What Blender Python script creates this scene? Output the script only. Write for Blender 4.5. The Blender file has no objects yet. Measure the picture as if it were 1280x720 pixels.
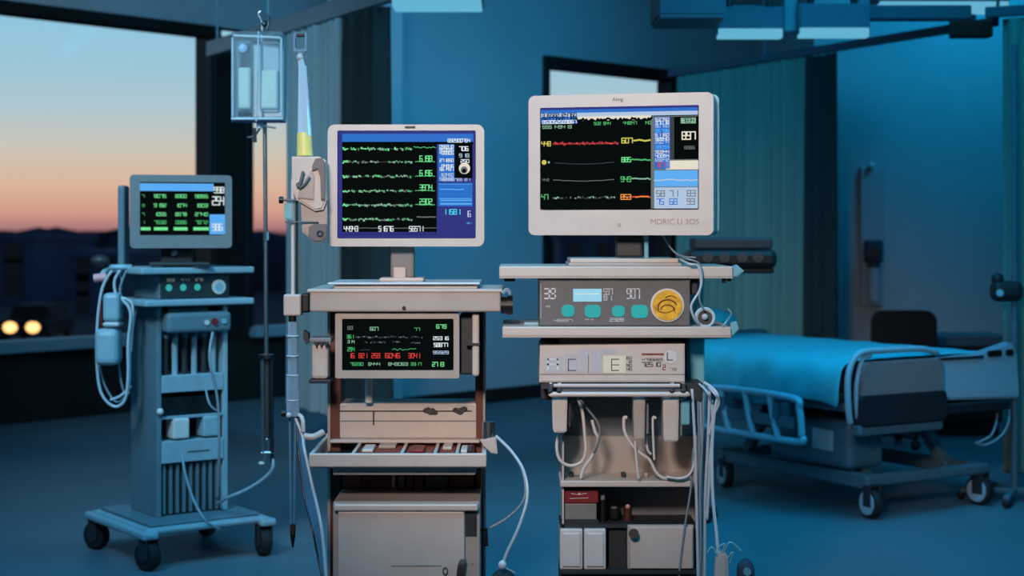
import bpy, bmesh, math, random
from mathutils import Vector, Matrix, Euler
random.seed(7)
PI = math.pi
F = 2000.0          # focal length in pixels of a 1280x720 frame
HZ = 290.0          # image row of the horizon
H = 1.5             # camera height
C = bpy.context.scene.collection

def W(px, py, Y):   # a point of the place: column, row, distance
    return Vector(((px-640)/F*Y, Y, H-(py-HZ)/F*Y))
def X_(px, Y): return (px-640)/F*Y
def Z_(py, Y): return H-(py-HZ)/F*Y
def lin(c):
    out = []
    for v in c:
        v /= 255.0
        out.append(v/12.92 if v <= .04045 else ((v+.055)/1.055)**2.4)
    return out

# ------------------------------------------------------------------ materials
M = {}
def mat(name, col, rough=.5, metal=0, noise=.12, scale=30, bump=0.0, emis=None, estr=1.0, coat=0, spec=.5, stretch=None, trans=0):
    m = bpy.data.materials.new(name); m.use_nodes = True
    nt = m.node_tree; N = nt.nodes; L = nt.links
    b = N['Principled BSDF']
    c = lin(col)
    b.inputs['Roughness'].default_value = rough
    b.inputs['Metallic'].default_value = metal
    b.inputs['Specular IOR Level'].default_value = spec
    if coat: b.inputs['Coat Weight'].default_value = coat
    if trans: b.inputs['Transmission Weight'].default_value = trans
    tc = N.new('ShaderNodeTexCoord'); mp = N.new('ShaderNodeMapping')
    L.new(tc.outputs['Object'], mp.inputs['Vector'])
    if stretch: mp.inputs['Scale'].default_value = stretch
    nz = N.new('ShaderNodeTexNoise'); nz.inputs['Scale'].default_value = scale; nz.inputs['Detail'].default_value = 4
    L.new(mp.outputs[0], nz.inputs['Vector'])
    cr = N.new('ShaderNodeValToRGB')
    cr.color_ramp.elements[0].position = .3; cr.color_ramp.elements[1].position = .7
    cr.color_ramp.elements[0].color = (*[v*(1-noise) for v in c], 1)
    cr.color_ramp.elements[1].color = (*[min(1, v*(1+noise)) for v in c], 1)
    L.new(nz.outputs['Fac'], cr.inputs['Fac']); L.new(cr.outputs['Color'], b.inputs['Base Color'])
    if bump:
        bp = N.new('ShaderNodeBump'); bp.inputs['Strength'].default_value = bump; bp.inputs['Distance'].default_value = .01
        L.new(nz.outputs['Fac'], bp.inputs['Height']); L.new(bp.outputs['Normal'], b.inputs['Normal'])
    if emis:
        b.inputs['Emission Color'].default_value = (*lin(emis), 1); b.inputs['Emission Strength'].default_value = estr
    M[name] = m
    return m
def glow(name, col, s=1.0):          # a lit screen element: black glass that emits its own colour
    return mat(name, (4, 4, 5), .5, noise=0, emis=col, estr=s, spec=.08)
def clear(name, col, amount=.75, rough=.05):
    m = bpy.data.materials.new(name); m.use_nodes = True
    nt = m.node_tree; N = nt.nodes; L = nt.links; N.clear()
    o = N.new('ShaderNodeOutputMaterial'); mx = N.new('ShaderNodeMixShader')
    tr = N.new('ShaderNodeBsdfTransparent'); tr.inputs[0].default_value = (*lin(col), 1)
    gl = N.new('ShaderNodeBsdfPrincipled'); gl.inputs['Base Color'].default_value = (*lin(col), 1); gl.inputs['Roughness'].default_value = rough
    lw = N.new('ShaderNodeLayerWeight'); lw.inputs['Blend'].default_value = .35
    nz = N.new('ShaderNodeTexNoise'); nz.inputs['Scale'].default_value = 25
    ma = N.new('ShaderNodeMath'); ma.operation = 'MULTIPLY_ADD'; ma.inputs[1].default_value = .12; 
    mb = N.new('ShaderNodeMath'); mb.operation = 'MULTIPLY_ADD'; mb.inputs[1].default_value = .9; mb.inputs[2].default_value = (1-amount)
    mb.use_clamp = True
    L.new(lw.outputs['Facing'], mb.inputs[0]); L.new(nz.outputs['Fac'], ma.inputs[0]); L.new(mb.outputs[0], ma.inputs[2])
    L.new(ma.outputs[0], mx.inputs[0]); L.new(tr.outputs[0], mx.inputs[1]); L.new(gl.outputs[0], mx.inputs[2]); L.new(mx.outputs[0], o.inputs[0])
    M[name] = m
def pane_mat(name):
    m = bpy.data.materials.new(name); m.use_nodes = True
    nt = m.node_tree; N = nt.nodes; L = nt.links; N.clear()
    o = N.new('ShaderNodeOutputMaterial'); mx = N.new('ShaderNodeMixShader'); tr = N.new('ShaderNodeBsdfTransparent')
    gl = N.new('ShaderNodeBsdfGlossy'); gl.inputs['Roughness'].default_value = .03
    fr = N.new('ShaderNodeFresnel'); fr.inputs['IOR'].default_value = 1.12
    tr.inputs[0].default_value = (.97, .98, .98, 1)
    L.new(fr.outputs[0], mx.inputs[0]); L.new(tr.outputs[0], mx.inputs[1]); L.new(gl.outputs[0], mx.inputs[2]); L.new(mx.outputs[0], o.inputs[0])
    M[name] = m
mat('beige', (196, 184, 176), .42, noise=.04, scale=12)
mat('beige_dark', (168, 156, 148), .45, noise=.05, scale=12)
mat('white_plastic', (205, 202, 200), .4, noise=.04)
mat('grey_panel', (98, 96, 98), .5, noise=.06)
mat('grey_mid', (120, 122, 124), .5, noise=.06)
mat('charcoal', (38, 42, 46), .55, noise=.1)
mat('black', (6, 6, 8), .45, noise=.15)
mat('rubber', (16, 17, 19), .75, noise=.2)
mat('metal', (190, 194, 198), .28, metal=1, noise=.06)
mat('dark_metal', (80, 84, 90), .35, metal=1, noise=.1)
mat('teal_plastic', (112, 172, 186), .4, noise=.06)
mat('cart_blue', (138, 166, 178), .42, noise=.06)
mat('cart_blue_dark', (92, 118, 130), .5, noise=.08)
mat('wood', (96, 50, 38), .5, noise=.3, scale=8, stretch=(1, 1, .12), bump=.1)
mat('wood_dark', (62, 34, 26), .6, noise=.35, scale=8, stretch=(1, 1, .12))
mat('red_lining', (140, 66, 54), .6, noise=.3, scale=40)
mat('red_box', (120, 24, 30), .5, noise=.2, scale=20)
mat('yellow_dial', (224, 166, 40), .5, noise=.25, scale=60)
mat('orange_mark', (150, 88, 26), .5, noise=.1)
mat('yellow_cap', (232, 222, 130), .4, noise=.05)
mat('ink', (70, 64, 62), .6, noise=.1)
mat('beige_ink', (150, 134, 126), .6, noise=.1)
mat('pale_ink', (200, 204, 210), .6, noise=.1)
mat('pink_plastic', (214, 150, 158), .4, noise=.1)
mat('label_blue', (178, 178, 184), .5, noise=.05)
mat('label_cream', (216, 212, 190), .5, noise=.05)
mat('tube', (176, 186, 194), .25, noise=.05)
mat('tube_grey', (122, 138, 148), .3, noise=.05)
mat('fluid', (246, 236, 214), .3, noise=.04)
mat('sheet', (60, 176, 190), .85, noise=.06, scale=9, bump=.25)
mat('pillow', (60, 140, 150), .85, noise=.06, scale=9, bump=.25)
mat('bed_rail', (140, 176, 192), .4, noise=.05)
mat('bed_grey', (128, 116, 118), .5, noise=.05)
mat('bed_panel', (150, 176, 192), .5, noise=.05)
mat('bed_frame', (76, 102, 114), .45, noise=.1)
mat('bed_dark', (26, 24, 30), .6, noise=.1)
mat('mattress', (40, 60, 78), .8, noise=.1)
mat('wall', (160, 166, 172), .9, noise=.05, scale=1.3)
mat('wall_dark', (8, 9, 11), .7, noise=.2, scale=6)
mat('frame_black', (3, 3, 4), .55, noise=.2)
mat('sill', (120, 142, 154), .45, noise=.05)
mat('ceiling', (120, 140, 155), .9, noise=.05, scale=2)
mat('curtain_teal', (100, 132, 124), .9, noise=.10, scale=3, stretch=(1, 1, .1))
mat('curtain_grey', (150, 172, 178), .9, noise=.10, scale=3, stretch=(1, 1, .1))
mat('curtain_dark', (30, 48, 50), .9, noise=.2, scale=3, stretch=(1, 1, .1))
mat('lamp_housing', (62, 82, 98), .5, noise=.06)
mat('outside_dark', (22, 30, 44), .95, noise=.25, scale=.15)
mat('outside_blue', (42, 60, 88), .95, noise=.2, scale=.1)
mat('asphalt', (12, 15, 22), .95, noise=.3, scale=.2)
mat('car_paint', (8, 9, 13), .9, noise=.1)
mat('screen_black', (1, 2, 2), .6, noise=.3, spec=.0, emis=(7, 11, 11), estr=1)
glow('g_green', (70, 176, 104), 1.0); glow('g_pale', (138, 190, 156), .9); glow('g_white', (226, 236, 238), .95)
glow('g_blue', (30, 108, 200), 1.0); glow('g_navy', (40, 46, 128), .95); glow('g_sky', (90, 170, 240), 1.0)
glow('g_cyan', (70, 206, 236), 1.0); glow('g_red', (204, 58, 54), 1.0); glow('g_yellow', (206, 196, 84), 1.0)
glow('g_orange', (236, 150, 60), 1.0); glow('g_grey', (120, 128, 128), .7); glow('g_panel', (176, 198, 226), .95)
glow('g_cream', (232, 224, 206), .95); glow('g_teal', (54, 176, 176), .85); glow('g_mid', (60, 66, 70), .7)
glow('g_dred', (150, 40, 56), .9); glow('g_lcd', (150, 208, 232), 1.0); glow('g_bright', (112, 224, 144), 1.0)
glow('headlight', (255, 192, 118), 2.5)
glow('lamp_cyan', (110, 196, 230), .8)
glow('lamp_glow', (64, 190, 235), 1.4)
clear('clear_plastic', (240, 246, 250), .98)
clear('clear_tube', (180, 214, 234), .70)
clear('clear_edge', (196, 222, 238), .35)
clear('clear_blue', (120, 176, 206), .55)
pane_mat('glass_pane')

# floor: glossy vinyl with soft wear
def floor_mat():
    m = mat('vinyl_floor', (92, 108, 118), .32, noise=.10, scale=1.1, spec=.3)
    N = m.node_tree.nodes; L = m.node_tree.links; b = N['Principled BSDF']
    n2 = N.new('ShaderNodeTexNoise'); n2.inputs['Scale'].default_value = 3.5; n2.inputs['Detail'].default_value = 6
    mr = N.new('ShaderNodeMapRange'); mr.inputs['To Min'].default_value = .42; mr.inputs['To Max'].default_value = .62
    L.new(n2.outputs['Fac'], mr.inputs['Value']); L.new(mr.outputs[0], b.inputs['Roughness'])
floor_mat()

# ------------------------------------------------------------------ mesh builder
class MB:
    """collects shapes in world space (after T) into one mesh object"""
    def __init__(s, T=None):
        s.bm = bmesh.new(); s.T = T or Matrix.Identity(4); s.slots = []
    def mi(s, m):
        if m not in s.slots: s.slots.append(m)
        return s.slots.index(m)
    def _add(s, tmp, m, smooth=False, X=None):
        idx = s.mi(m)
        X = s.T @ X if X is not None else s.T
        vm = {}
        for v in tmp.verts: vm[v] = s.bm.verts.new(X @ v.co)
        for f in tmp.faces:
            try: nf = s.bm.faces.new([vm[v] for v in f.verts])
            except ValueError: continue
            nf.material_index = idx; nf.smooth = smooth
        tmp.free()
    def box(s, x0, x1, y0, y1, z0, z1, m, bev=0, seg=2, X=None):
        t = bmesh.new(); bmesh.ops.create_cube(t, size=1)
        for v in t.verts:
            v.co = Vector((x0+(v.co.x+.5)*(x1-x0), y0+(v.co.y+.5)*(y1-y0), z0+(v.co.z+.5)*(z1-z0)))
        if bev:
            bev = min(bev, .49*min(abs(x1-x0), abs(y1-y0), abs(z1-z0)))
            bmesh.ops.bevel(t, geom=list(t.edges), offset=bev, segments=seg, affect='EDGES', profile=.5)
        bmesh.ops.recalc_face_normals(t, faces=t.faces)
        s._add(t, m, X=X); return s
    def pbox(s, px0, px1, py0, py1, Y, d, m, bev=0, back=None):   # front face given by columns/rows at distance Y
        return s.box(X_(px0, Y), X_(px1, Y), Y, Y+d, Z_(py1, Y), Z_(py0, Y), m, bev)
    def cyl(s, p0, p1, r, m, seg=16, r2=None, caps=True):
        p0 = Vector(p0); p1 = Vector(p1); d = p1-p0
        t = bmesh.new()
        bmesh.ops.create_cone(t, cap_ends=caps, segments=seg, radius1=r, radius2=r if r2 is None else r2, depth=d.length)
        q = d.to_track_quat('Z', 'Y').to_matrix().to_4x4()
        s._add(t, m, smooth=False, X=Matrix.Translation((p0+p1)/2) @ q)
        return s
    def tube(s, pts, r, m, seg=8, sub=6, radii=None):
        P = [Vector(p) for p in pts]
        if len(P) > 2 and sub > 1:
            Q = []; R = []
            for i in range(len(P)-1):
                a = P[max(i-1, 0)]; b = P[i]; c = P[i+1]; d = P[min(i+2, len(P)-1)]
                for k in range(sub):
                    t = k/sub
                    Q.append(.5*((2*b)+(c-a)*t+(2*a-5*b+4*c-d)*t*t+(3*b-a-3*c+d)*t**3))
                    if radii: R.append(radii[i]*(1-t)+radii[i+1]*t)
            Q.append(P[-1])
            if radii: R.append(radii[-1])
            P = Q
        else: R = radii
        t = bmesh.new(); rings = []; up = None
        for i, p in enumerate(P):
            d = (P[min(i+1, len(P)-1)]-P[max(i-1, 0)]).normalized()
            if up is None: up = d.orthogonal().normalized()
            up = (up-d*up.dot(d)).normalized(); sd = d.cross(up)
            rr = R[i] if R else r
            rings.append([t.verts.new(p+rr*(math.cos(2*PI*k/seg)*up+math.sin(2*PI*k/seg)*sd)) for k in range(seg)])
        for a, b in zip(rings, rings[1:]):
            for k in range(seg): t.faces.new((a[k], a[(k+1) % seg], b[(k+1) % seg], b[k]))
        t.faces.new(rings[0][::-1]); t.faces.new(rings[-1])
        bmesh.ops.recalc_face_normals(t, faces=t.faces)
        s._add(t, m, smooth=True); return s
    def prism(s, out, y0, y1, m, bev=0, seg=2, X=None):   # outline in x,z extruded along y
        t = bmesh.new()
        vs = [t.verts.new((x, y0, z)) for x, z in out]; f = t.faces.new(vs)
        r = bmesh.ops.extrude_face_region(t, geom=[f])
        for v in [g for g in r['geom'] if isinstance(g, bmesh.types.BMVert)]: v.co.y = y1
        bmesh.ops.recalc_face_normals(t, faces=t.faces)
        if bev: bmesh.ops.bevel(t, geom=[e for e in t.edges if abs(e.verts[0].co.y-e.verts[1].co.y) < 1e-6], offset=bev, segments=seg, affect='EDGES')
        s._add(t, m, X=X); return s
    def flat(s, out, y, m):                         # thin raised patch, outline x,z at y facing -y
        t = bmesh.new(); vs = [t.verts.new((x, y, z)) for x, z in out]; t.faces.new(vs)
        bmesh.ops.recalc_face_normals(t, faces=t.faces)
        if t.faces[:] and t.faces[:][0].normal.y > 0: bmesh.ops.reverse_faces(t, faces=t.faces)
        s._add(t, m); return s
    def rect(s, x0, x1, z0, z1, y, m): return s.flat([(x0, z0), (x1, z0), (x1, z1), (x0, z1)], y, m)
    def disc(s, x, z, r, y, m, seg=28): return s.flat([(x+r*math.cos(2*PI*k/seg), z+r*math.sin(2*PI*k/seg)) for k in range(seg)], y, m)
    def ball(s, c, r, m, sc=(1, 1, 1), seg=20):
        t = bmesh.new(); bmesh.ops.create_uvsphere(t, u_segments=seg, v_segments=seg//2, radius=r)
        s._add(t, m, smooth=True, X=Matrix.Translation(c) @ Matrix.Diagonal((*sc, 1))); return s
    def torus(s, c, R, r, m, axis='Y', seg=28, sc=(1, 1, 1)):
        pts = []
        t = bmesh.new(); rings = []
        for i in range(seg):
            a = 2*PI*i/seg; ring = []
            for k in range(8):
                b = 2*PI*k/8; rr = R+r*math.cos(b); h = r*math.sin(b)
                p = {'Y': (rr*math.cos(a)*sc[0], h, rr*math.sin(a)*sc[2]), 'Z': (rr*math.cos(a)*sc[0], rr*math.sin(a)*sc[1], h), 'X': (h, rr*math.cos(a)*sc[1], rr*math.sin(a)*sc[2])}[axis]
                ring.append(t.verts.new(Vector(p)+Vector(c)))
            rings.append(ring)
        for i in range(seg):
            a = rings[i]; b = rings[(i+1) % seg]
            for k in range(8): t.faces.new((a[k], a[(k+1) % 8], b[(k+1) % 8], b[k]))
        bmesh.ops.recalc_face_normals(t, faces=t.faces)
        s._add(t, m, smooth=True); return s
    def ribbon(s, pts, w, y, m):                    # polyline stroke in the x,z plane
        for (x0, z0), (x1, z1) in zip(pts, pts[1:]):
            d = Vector((x1-x0, z1-z0)); 
            if d.length < 1e-9: continue
            n = Vector((-d.y, d.x)).normalized()*w/2; e = d.normalized()*w*.3
            s.flat([(x0+n.x-e.x, z0+n.y-e.y), (x0-n.x-e.x, z0-n.y-e.y), (x1-n.x+e.x, z1-n.y+e.y), (x1+n.x+e.x, z1+n.y+e.y)], y, m)
        return s
    def build(s, name, parent=None, kind=None):
        me = bpy.data.meshes.new(name)
        root = parent
        if root is not None:
            while root.parent: root = root.parent
            inv = ROOTS[root.name]
            s.bm.transform(inv.inverted())
        s.bm.to_mesh(me); s.bm.free()
        for m in s.slots: me.materials.append(M[m])
        o = bpy.data.objects.new(name, me); C.objects.link(o)
        if parent is not None: o.parent = parent
        if kind: o['kind'] = kind
        return o
    def single(s, name, label, cat, origin=None, group=None, kind=None):   # a thing that is one mesh
        if origin is None:
            zs = [v.co for v in s.bm.verts]
            origin = Vector((sum(v.x for v in zs)/len(zs), sum(v.y for v in zs)/len(zs), min(v.z for v in zs)))
        s.bm.transform(Matrix.Translation(-Vector(origin)))
        o = s.build(name); o.location = origin; ROOTS[o.name] = Matrix.Translation(origin)
        o['label'] = label; o['category'] = cat
        if group: o['group'] = group
        if kind: o['kind'] = kind
        return o
ROOTS = {}
def thing(name, label, cat, loc, rotz=0, group=None):
    o = bpy.data.objects.new(name, None); C.objects.link(o); o.empty_display_size = .1
    o.location = loc; o.rotation_euler = (0, 0, rotz); o['label'] = label; o['category'] = cat
    if group: o['group'] = group
    ROOTS[o.name] = Matrix.Translation(Vector(loc)) @ Matrix.Rotation(rotz, 4, 'Z')
    return o
def frame_of(o): return ROOTS[o.name]

SEG7 = {'0': 'abcdef', '1': 'bc', '2': 'abged', '3': 'abgcd', '4': 'fgbc', '5': 'afgcd', '6': 'afgedc', '7': 'abc', '8': 'abcdefg', '9': 'abcdfg', 'E': 'afged', 'A': 'abcefg', 'H': 'bcefg', 'L': 'fed', 'P': 'abfeg', 'C': 'afed', 'r': 'eg', 'n': 'ecg', 'o': 'cdeg'}
def glyphs(mb, x0, x1, z0, z1, y, m, text=None, n=3, w=None):
    """small worn display characters, drawn as strokes"""
    if text is None: text = ''.join(random.choice('0123456789') for _ in range(n))
    cw = (x1-x0)/len(text); w = min(w or 1, cw*.26, (z1-z0)*.2)
    for i, ch in enumerate(text):
        a = x0+i*cw+cw*.12; b = x0+(i+1)*cw-cw*.12; mid = (z0+z1)/2
        S = {'a': ((a, z1), (b, z1)), 'b': ((b, z1), (b, mid)), 'c': ((b, mid), (b, z0)), 'd': ((a, z0), (b, z0)), 'e': ((a, mid), (a, z0)), 'f': ((a, z1), (a, mid)), 'g': ((a, mid), (b, mid))}
        for k in SEG7.get(ch, ''): mb.ribbon(list(S[k]), w, y, m)
def trace(mb, x0, x1, z, amp, y, m, w, step, shape='noise'):
    pts = []; n = max(4, int((x1-x0)/step))
    for i in range(n+1):
        x = x0+(x1-x0)*i/n
        if shape == 'noise': dz = random.uniform(-1, 1)*amp
        elif shape == 'sag': dz = -amp*math.sin(PI*i/n)+random.uniform(-.15, .15)*amp
        else: dz = amp*(1 if i % 5 == 0 else (-.5 if i % 5 == 1 else random.uniform(-.2, .2)))
        pts.append((x, z+dz))
    mb.ribbon(pts, w, y, m)
def beads(mb, x0, x1, z, h, y, ms, px):
    x = x0
    while x < x1:
        w = random.uniform(1.0, 3.2)*px
        if random.random() < .88:
            hh = h*random.uniform(.45, 1.15); dz = random.uniform(-.35, .35)*h
            mb.flat([(x, z+dz-hh*.4), (min(x+w, x1), z+dz-hh*.5), (min(x+w*.9, x1), z+dz+hh*.4), (x+w*.15, z+dz+hh*.5)], y+random.uniform(0, .0001), random.choice(ms))
        x += w*random.uniform(.8, 1.25)
def lettering(text, x, y, z, size, m, parent, T=None):
    cu = bpy.data.curves.new('lettering', 'FONT'); cu.body = text; cu.size = size; cu.extrude = .0006
    ob = bpy.data.objects.new('tmp', cu); me = bpy.data.meshes.new_from_object(ob)
    root = parent
    while root.parent: root = root.parent
    X = (T or Matrix.Identity(4)) @ Matrix.Translation((x, y, z)) @ Matrix.Rotation(PI/2, 4, 'X')
    me.transform(ROOTS[root.name].inverted() @ X)
    me.materials.append(M[m]); bpy.data.objects.remove(ob)
    o = bpy.data.objects.new('lettering', me); C.objects.link(o); o.parent = parent
    return o
def rrect(x0, x1, z0, z1, r, n=5):
    out = []
    for cx, cz, a0 in ((x1-r, z1-r, 0), (x0+r, z1-r, PI/2), (x0+r, z0+r, PI), (x1-r, z0+r, 1.5*PI)):
        for k in range(n+1):
            a = a0+PI/2*k/n; out.append((cx+r*math.cos(a), cz+r*math.sin(a)))
    return out
def ring_prism(mb, outer, inner, y0, y1, m):
    """a flat ring between two outlines with the same number of points (x,z), thick along y"""
    t = bmesh.new(); n = len(outer)
    A = [t.verts.new((x, y0, z)) for x, z in outer]; B = [t.verts.new((x, y0, z)) for x, z in inner]
    A2 = [t.verts.new((x, y1, z)) for x, z in outer]; B2 = [t.verts.new((x, y1, z)) for x, z in inner]
    for i in range(n):
        j = (i+1) % n
        t.faces.new((A[i], A[j], B[j], B[i])); t.faces.new((A2[j], A2[i], B2[i], B2[j]))
        t.faces.new((A[j], A[i], A2[i], A2[j])); t.faces.new((B[i], B[j], B2[j], B2[i]))
    bmesh.ops.recalc_face_normals(t, faces=t.faces)
    mb._add(t, m)

def caster(parent, T, x, y, r, yaw=0, w=.045, wm='rubber', top=None, hub='charcoal', hubr=.45):
    """a castor: fork with stem as a part, its wheel as a sub-part"""
    A = T @ Matrix.Translation((x, y, 0)) @ Matrix.Rotation(yaw, 4, 'Z')
    top = top or 2*r+.03
    f = MB(A); 
    for sx in (-1, 1): f.box(sx*(w*.5+.004)-.004, sx*(w*.5+.004)+.004, -r*.5, r*.35, r*.75, 2*r+.012, 'charcoal', .003)
    f.box(-w*.5-.008, w*.5+.008, -r*.55, r*.4, 2*r+.006, 2*r+.02, 'charcoal', .004)
    f.cyl((0, 0, 2*r+.01), (0, 0, top), .012, 'dark_metal')
    fo = f.build('caster_fork', parent)
    g = MB(A)
    prof = [(r*.82, w*.5), (r*.96, w*.42), (r, w*.2), (r, -w*.2), (r*.96, -w*.42), (r*.82, -w*.5)]
    t = bmesh.new(); rings = []
    for i in range(24):
        a = 2*PI*i/24
        rings.append([t.verts.new((h, rr*math.cos(a), r+rr*math.sin(a))) for rr, h in prof])
    for i in range(24):
        p = rings[i]; q = rings[(i+1) % 24]
        for k in range(5): t.faces.new((p[k], p[k+1], q[k+1], q[k]))
    t.faces.new([p[0] for p in rings]); t.faces.new([p[-1] for p in rings][::-1])
    bmesh.ops.recalc_face_normals(t, faces=t.faces)
    g._add(t, wm)
    for sx in (-1, 1): g.cyl((sx*w*.5, 0, r), (sx*(w*.5+.006), 0, r), r*hubr, hub, 20)
    g.build('wheel', fo)

# ------------------------------------------------------------------ the room
# left window wall (A), rear wall (B), right wall (C)
A0 = Vector((-3.968, 12.4)); AD = Vector((2.722, 3.17)).normalized()
B0 = Vector((-1.056, 13.2)); BD = Vector((2.736, 2.8)).normalized()
def t_at(P, D, px):
    k = (px-640)/F
    return (k*P.y-P.x)/(D.x-k*D.y)
def wallT(P, D):     # local x along the wall, y into the outside
    return Matrix.Translation((P.x, P.y, 0)) @ Matrix.Rotation(math.atan2(D.y, D.x), 4, 'Z')
TA = wallT(A0, AD); TB = wallT(B0, BD)
CEIL = 4.3
ta = lambda px: t_at(A0, AD, px)
tb = lambda px: t_at(B0, BD, px)
tA0 = (-6-A0.x)/AD.x; tA1 = ta(480)
tB1 = (2.7-B0.x)/BD.x
A_end = A0+AD*tA1; B_end = B0+BD*tB1
A_sta = A0+AD*tA0
YC = 13.5
poly = [(-6, -3), (6, -3), (6, YC), (2.7, YC), (B_end.x, B_end.y), (B0.x, B0.y), (A_end.x, A_end.y), (A_sta.x, A_sta.y)]
def slab(name, z0, z1, m):
    t = bmesh.new(); f = t.faces.new([t.verts.new((x, y, z0)) for x, y in poly])
    r = bmesh.ops.extrude_face_region(t, geom=[f])
    for v in [g for g in r['geom'] if isinstance(g, bmesh.types.BMVert)]: v.co.z = z1
    bmesh.ops.recalc_face_normals(t, faces=t.faces)
    b = MB(); b._add(t, m); return b.build(name, kind='structure')
slab('floor', -.12, 0, 'vinyl_floor'); slab('ceiling', CEIL, CEIL+.15, 'ceiling')
def S(mb, name): return mb.build(name, kind='structure')
ZT = 3.2; ZS = .62
# wall A with two openings, black band below the sill
w1a, w1b = ta(-260), ta(268); w2a, w2b = ta(313), ta(440)
b = MB(TA)
b.box(tA0, tA1, 0, .2, ZT+.1, CEIL, 'wall')
b.box(tA0, w1a-.1, 0, .2, 0, ZT+.1, 'wall')
b.box(w2b+.05, tA1, 0, .2, 0, ZT+.1, 'wall')
S(b, 'wall_left')
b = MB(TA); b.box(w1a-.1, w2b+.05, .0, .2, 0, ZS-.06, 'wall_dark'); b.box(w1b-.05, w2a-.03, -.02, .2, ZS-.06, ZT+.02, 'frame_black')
S(b, 'trim_1')
def window(n, T, x0, x1, z0, z1, fw=.1, mull=()):
    b = MB(T)
    b.box(x0-fw*.6, x1+fw*.6, -.03, .16, z1, z1+fw, 'frame_black', .01)
    b.box(x0-fw*.6, x0+.02, -.025, .16, z0, z1, 'frame_black', .01)
    b.box(x1-.02, x1+fw*.6, -.025, .16, z0, z1, 'frame_black', .01)
    b.box(x0-fw*.6, x1+fw*.6, .0, .16, z0-.04, z0+.03, 'frame_black', .01)
    for q in mull: b.box(q-.03, q+.03, 0, .14, z0, z1, 'frame_black', .005)
    fr = b.build('window_%d' % n, kind='structure')
    b = MB(T); b.box(x0+.01, x1-.01, .07, .078, z0+.02, z1, 'glass_pane'); p = b.build('window_pane'); p.parent = fr
    return fr
window(1, TA, w1a, w1b, ZS, ZT)
window(2, TA, w2a, w2b, ZS, ZT)
b = MB(TA); b.box(w1a-.1, w1b+.02, -.12, .05, ZS-.06, ZS+.035, 'sill', .012); b.box(w2a-.02, w2b+.05, -.12, .05, ZS-.06, ZS+.035, 'sill', .012); S(b, 'trim_2')
# return wall between A and B
b = MB()
d = (B0-A_end).normalized(); nrm = Vector((-d.y, d.x))*.1
T = Matrix.Translation((A_end.x, A_end.y, 0)) @ Matrix.Rotation(math.atan2(d.y, d.x), 4, 'Z')
b = MB(T); b.box(0, (B0-A_end).length, 0, .15, 0, CEIL, 'wall'); S(b, 'wall_return')
# wall B with a window
w3a, w3b = tb(684), tb(838); w3d = tb(866); ZT3 = 3.0; ZS3 = .75
b = MB(TB)
b.box(0, w3a-.06, 0, .2, 0, CEIL, 'wall'); b.box(w3a-.06, w3d, 0, .2, ZT3+.1, CEIL, 'wall'); b.box(w3d, tB1+.2, 0, .2, 0, CEIL, 'wall')
S(b, 'wall_back')
window(3, TB, w3a, w3b, ZS3, ZT3, .11)
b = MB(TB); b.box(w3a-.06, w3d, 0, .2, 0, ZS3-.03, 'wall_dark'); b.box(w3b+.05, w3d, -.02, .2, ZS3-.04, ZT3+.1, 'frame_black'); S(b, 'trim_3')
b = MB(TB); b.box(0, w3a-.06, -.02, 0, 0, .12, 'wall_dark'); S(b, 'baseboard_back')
# wall C and the rest of the shell
b = MB(); b.box(2.7, 6.2, YC, YC+.2, 0, CEIL, 'wall'); S(b, 'wall_right')
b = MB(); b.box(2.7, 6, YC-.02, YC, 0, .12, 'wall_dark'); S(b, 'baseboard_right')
b = MB(); b.box(2.55, 2.7, YC, B_end.y+.1, 0, CEIL, 'wall'); S(b, 'wall_inner')
b = MB(); b.box(6, 6.2, -3.2, YC, 0, CEIL, 'wall'); S(b, 'wall_east')
b = MB(); b.box(-6.2, -6, -3.2, A_sta.y+.1, 0, CEIL, 'wall'); S(b, 'wall_west')
b = MB(); b.box(-6.2, 6.2, -3.2, -3, 0, CEIL, 'wall'); S(b, 'wall_front')

# ------------------------------------------------------------------ outside
b = MB(); b.box(-160, 160, 19, 400, -3.2, -2.7, 'asphalt'); o = S(b, 'ground_outside')
def building(px0, px1, top, Y, dep, label, mt, grp=None):
    t = thing('distant_building', label, 'building', (X_((px0+px1)/2, Y), Y+dep/2, -2.7))
    b = MB(); x0, x1, z1 = X_(px0, Y), X_(px1, Y), Z_(top, Y)
    b.box(x0, x1, Y, Y+dep, -2.7, z1, mt); b.build('facade', t)
    b = MB(); b.box(x0-.2, x1+.2, Y-.2, Y+dep+.2, z1, z1+.35, mt); b.build('roof', t)
    for zz in (.25, .55, .8):
        n = max(2, int((x1-x0)/3.5))
        for i in range(n):
            xa = x0+(i+.25)*(x1-x0)/n; b = MB()
            b.box(xa, xa+(x1-x0)/n*.5, Y-.06, Y+.05, -2.7+(z1+2.7)*zz-.6, -2.7+(z1+2.7)*zz+.5, 'frame_black'); b.build('window', t)
building(-60, 42, 300, 95, 14, 'broad dark block beyond the far end of the wide window', 'outside_blue')
building(88, 150, 322, 80, 10, 'low dark blue block behind the cable cart', 'outside_blue')
building(700, 775, 298, 85, 12, 'dark block seen beneath the widest monitor', 'outside_blue')
# treeline
tl = bmesh.new(); random.seed(11)
b = MB()
x = -75
while x < 60:
    r = random.uniform(2.0, 4.2); h = random.uniform(1.5, 1.95)
    Yt = 120+random.uniform(-6, 6)
    b.ball((x, Yt, h-r), r, 'outside_dark', (1.25, 1, 1), 12)
    b.box(x-r*1.3, x+r*1.3, Yt-.5, Yt+.5, -2.7, h-.35, 'outside_dark')
    x += r*.9
b.single('treeline', 'dark bumpy treeline on the dusk horizon outside the windows', 'trees', kind='stuff')
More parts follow.
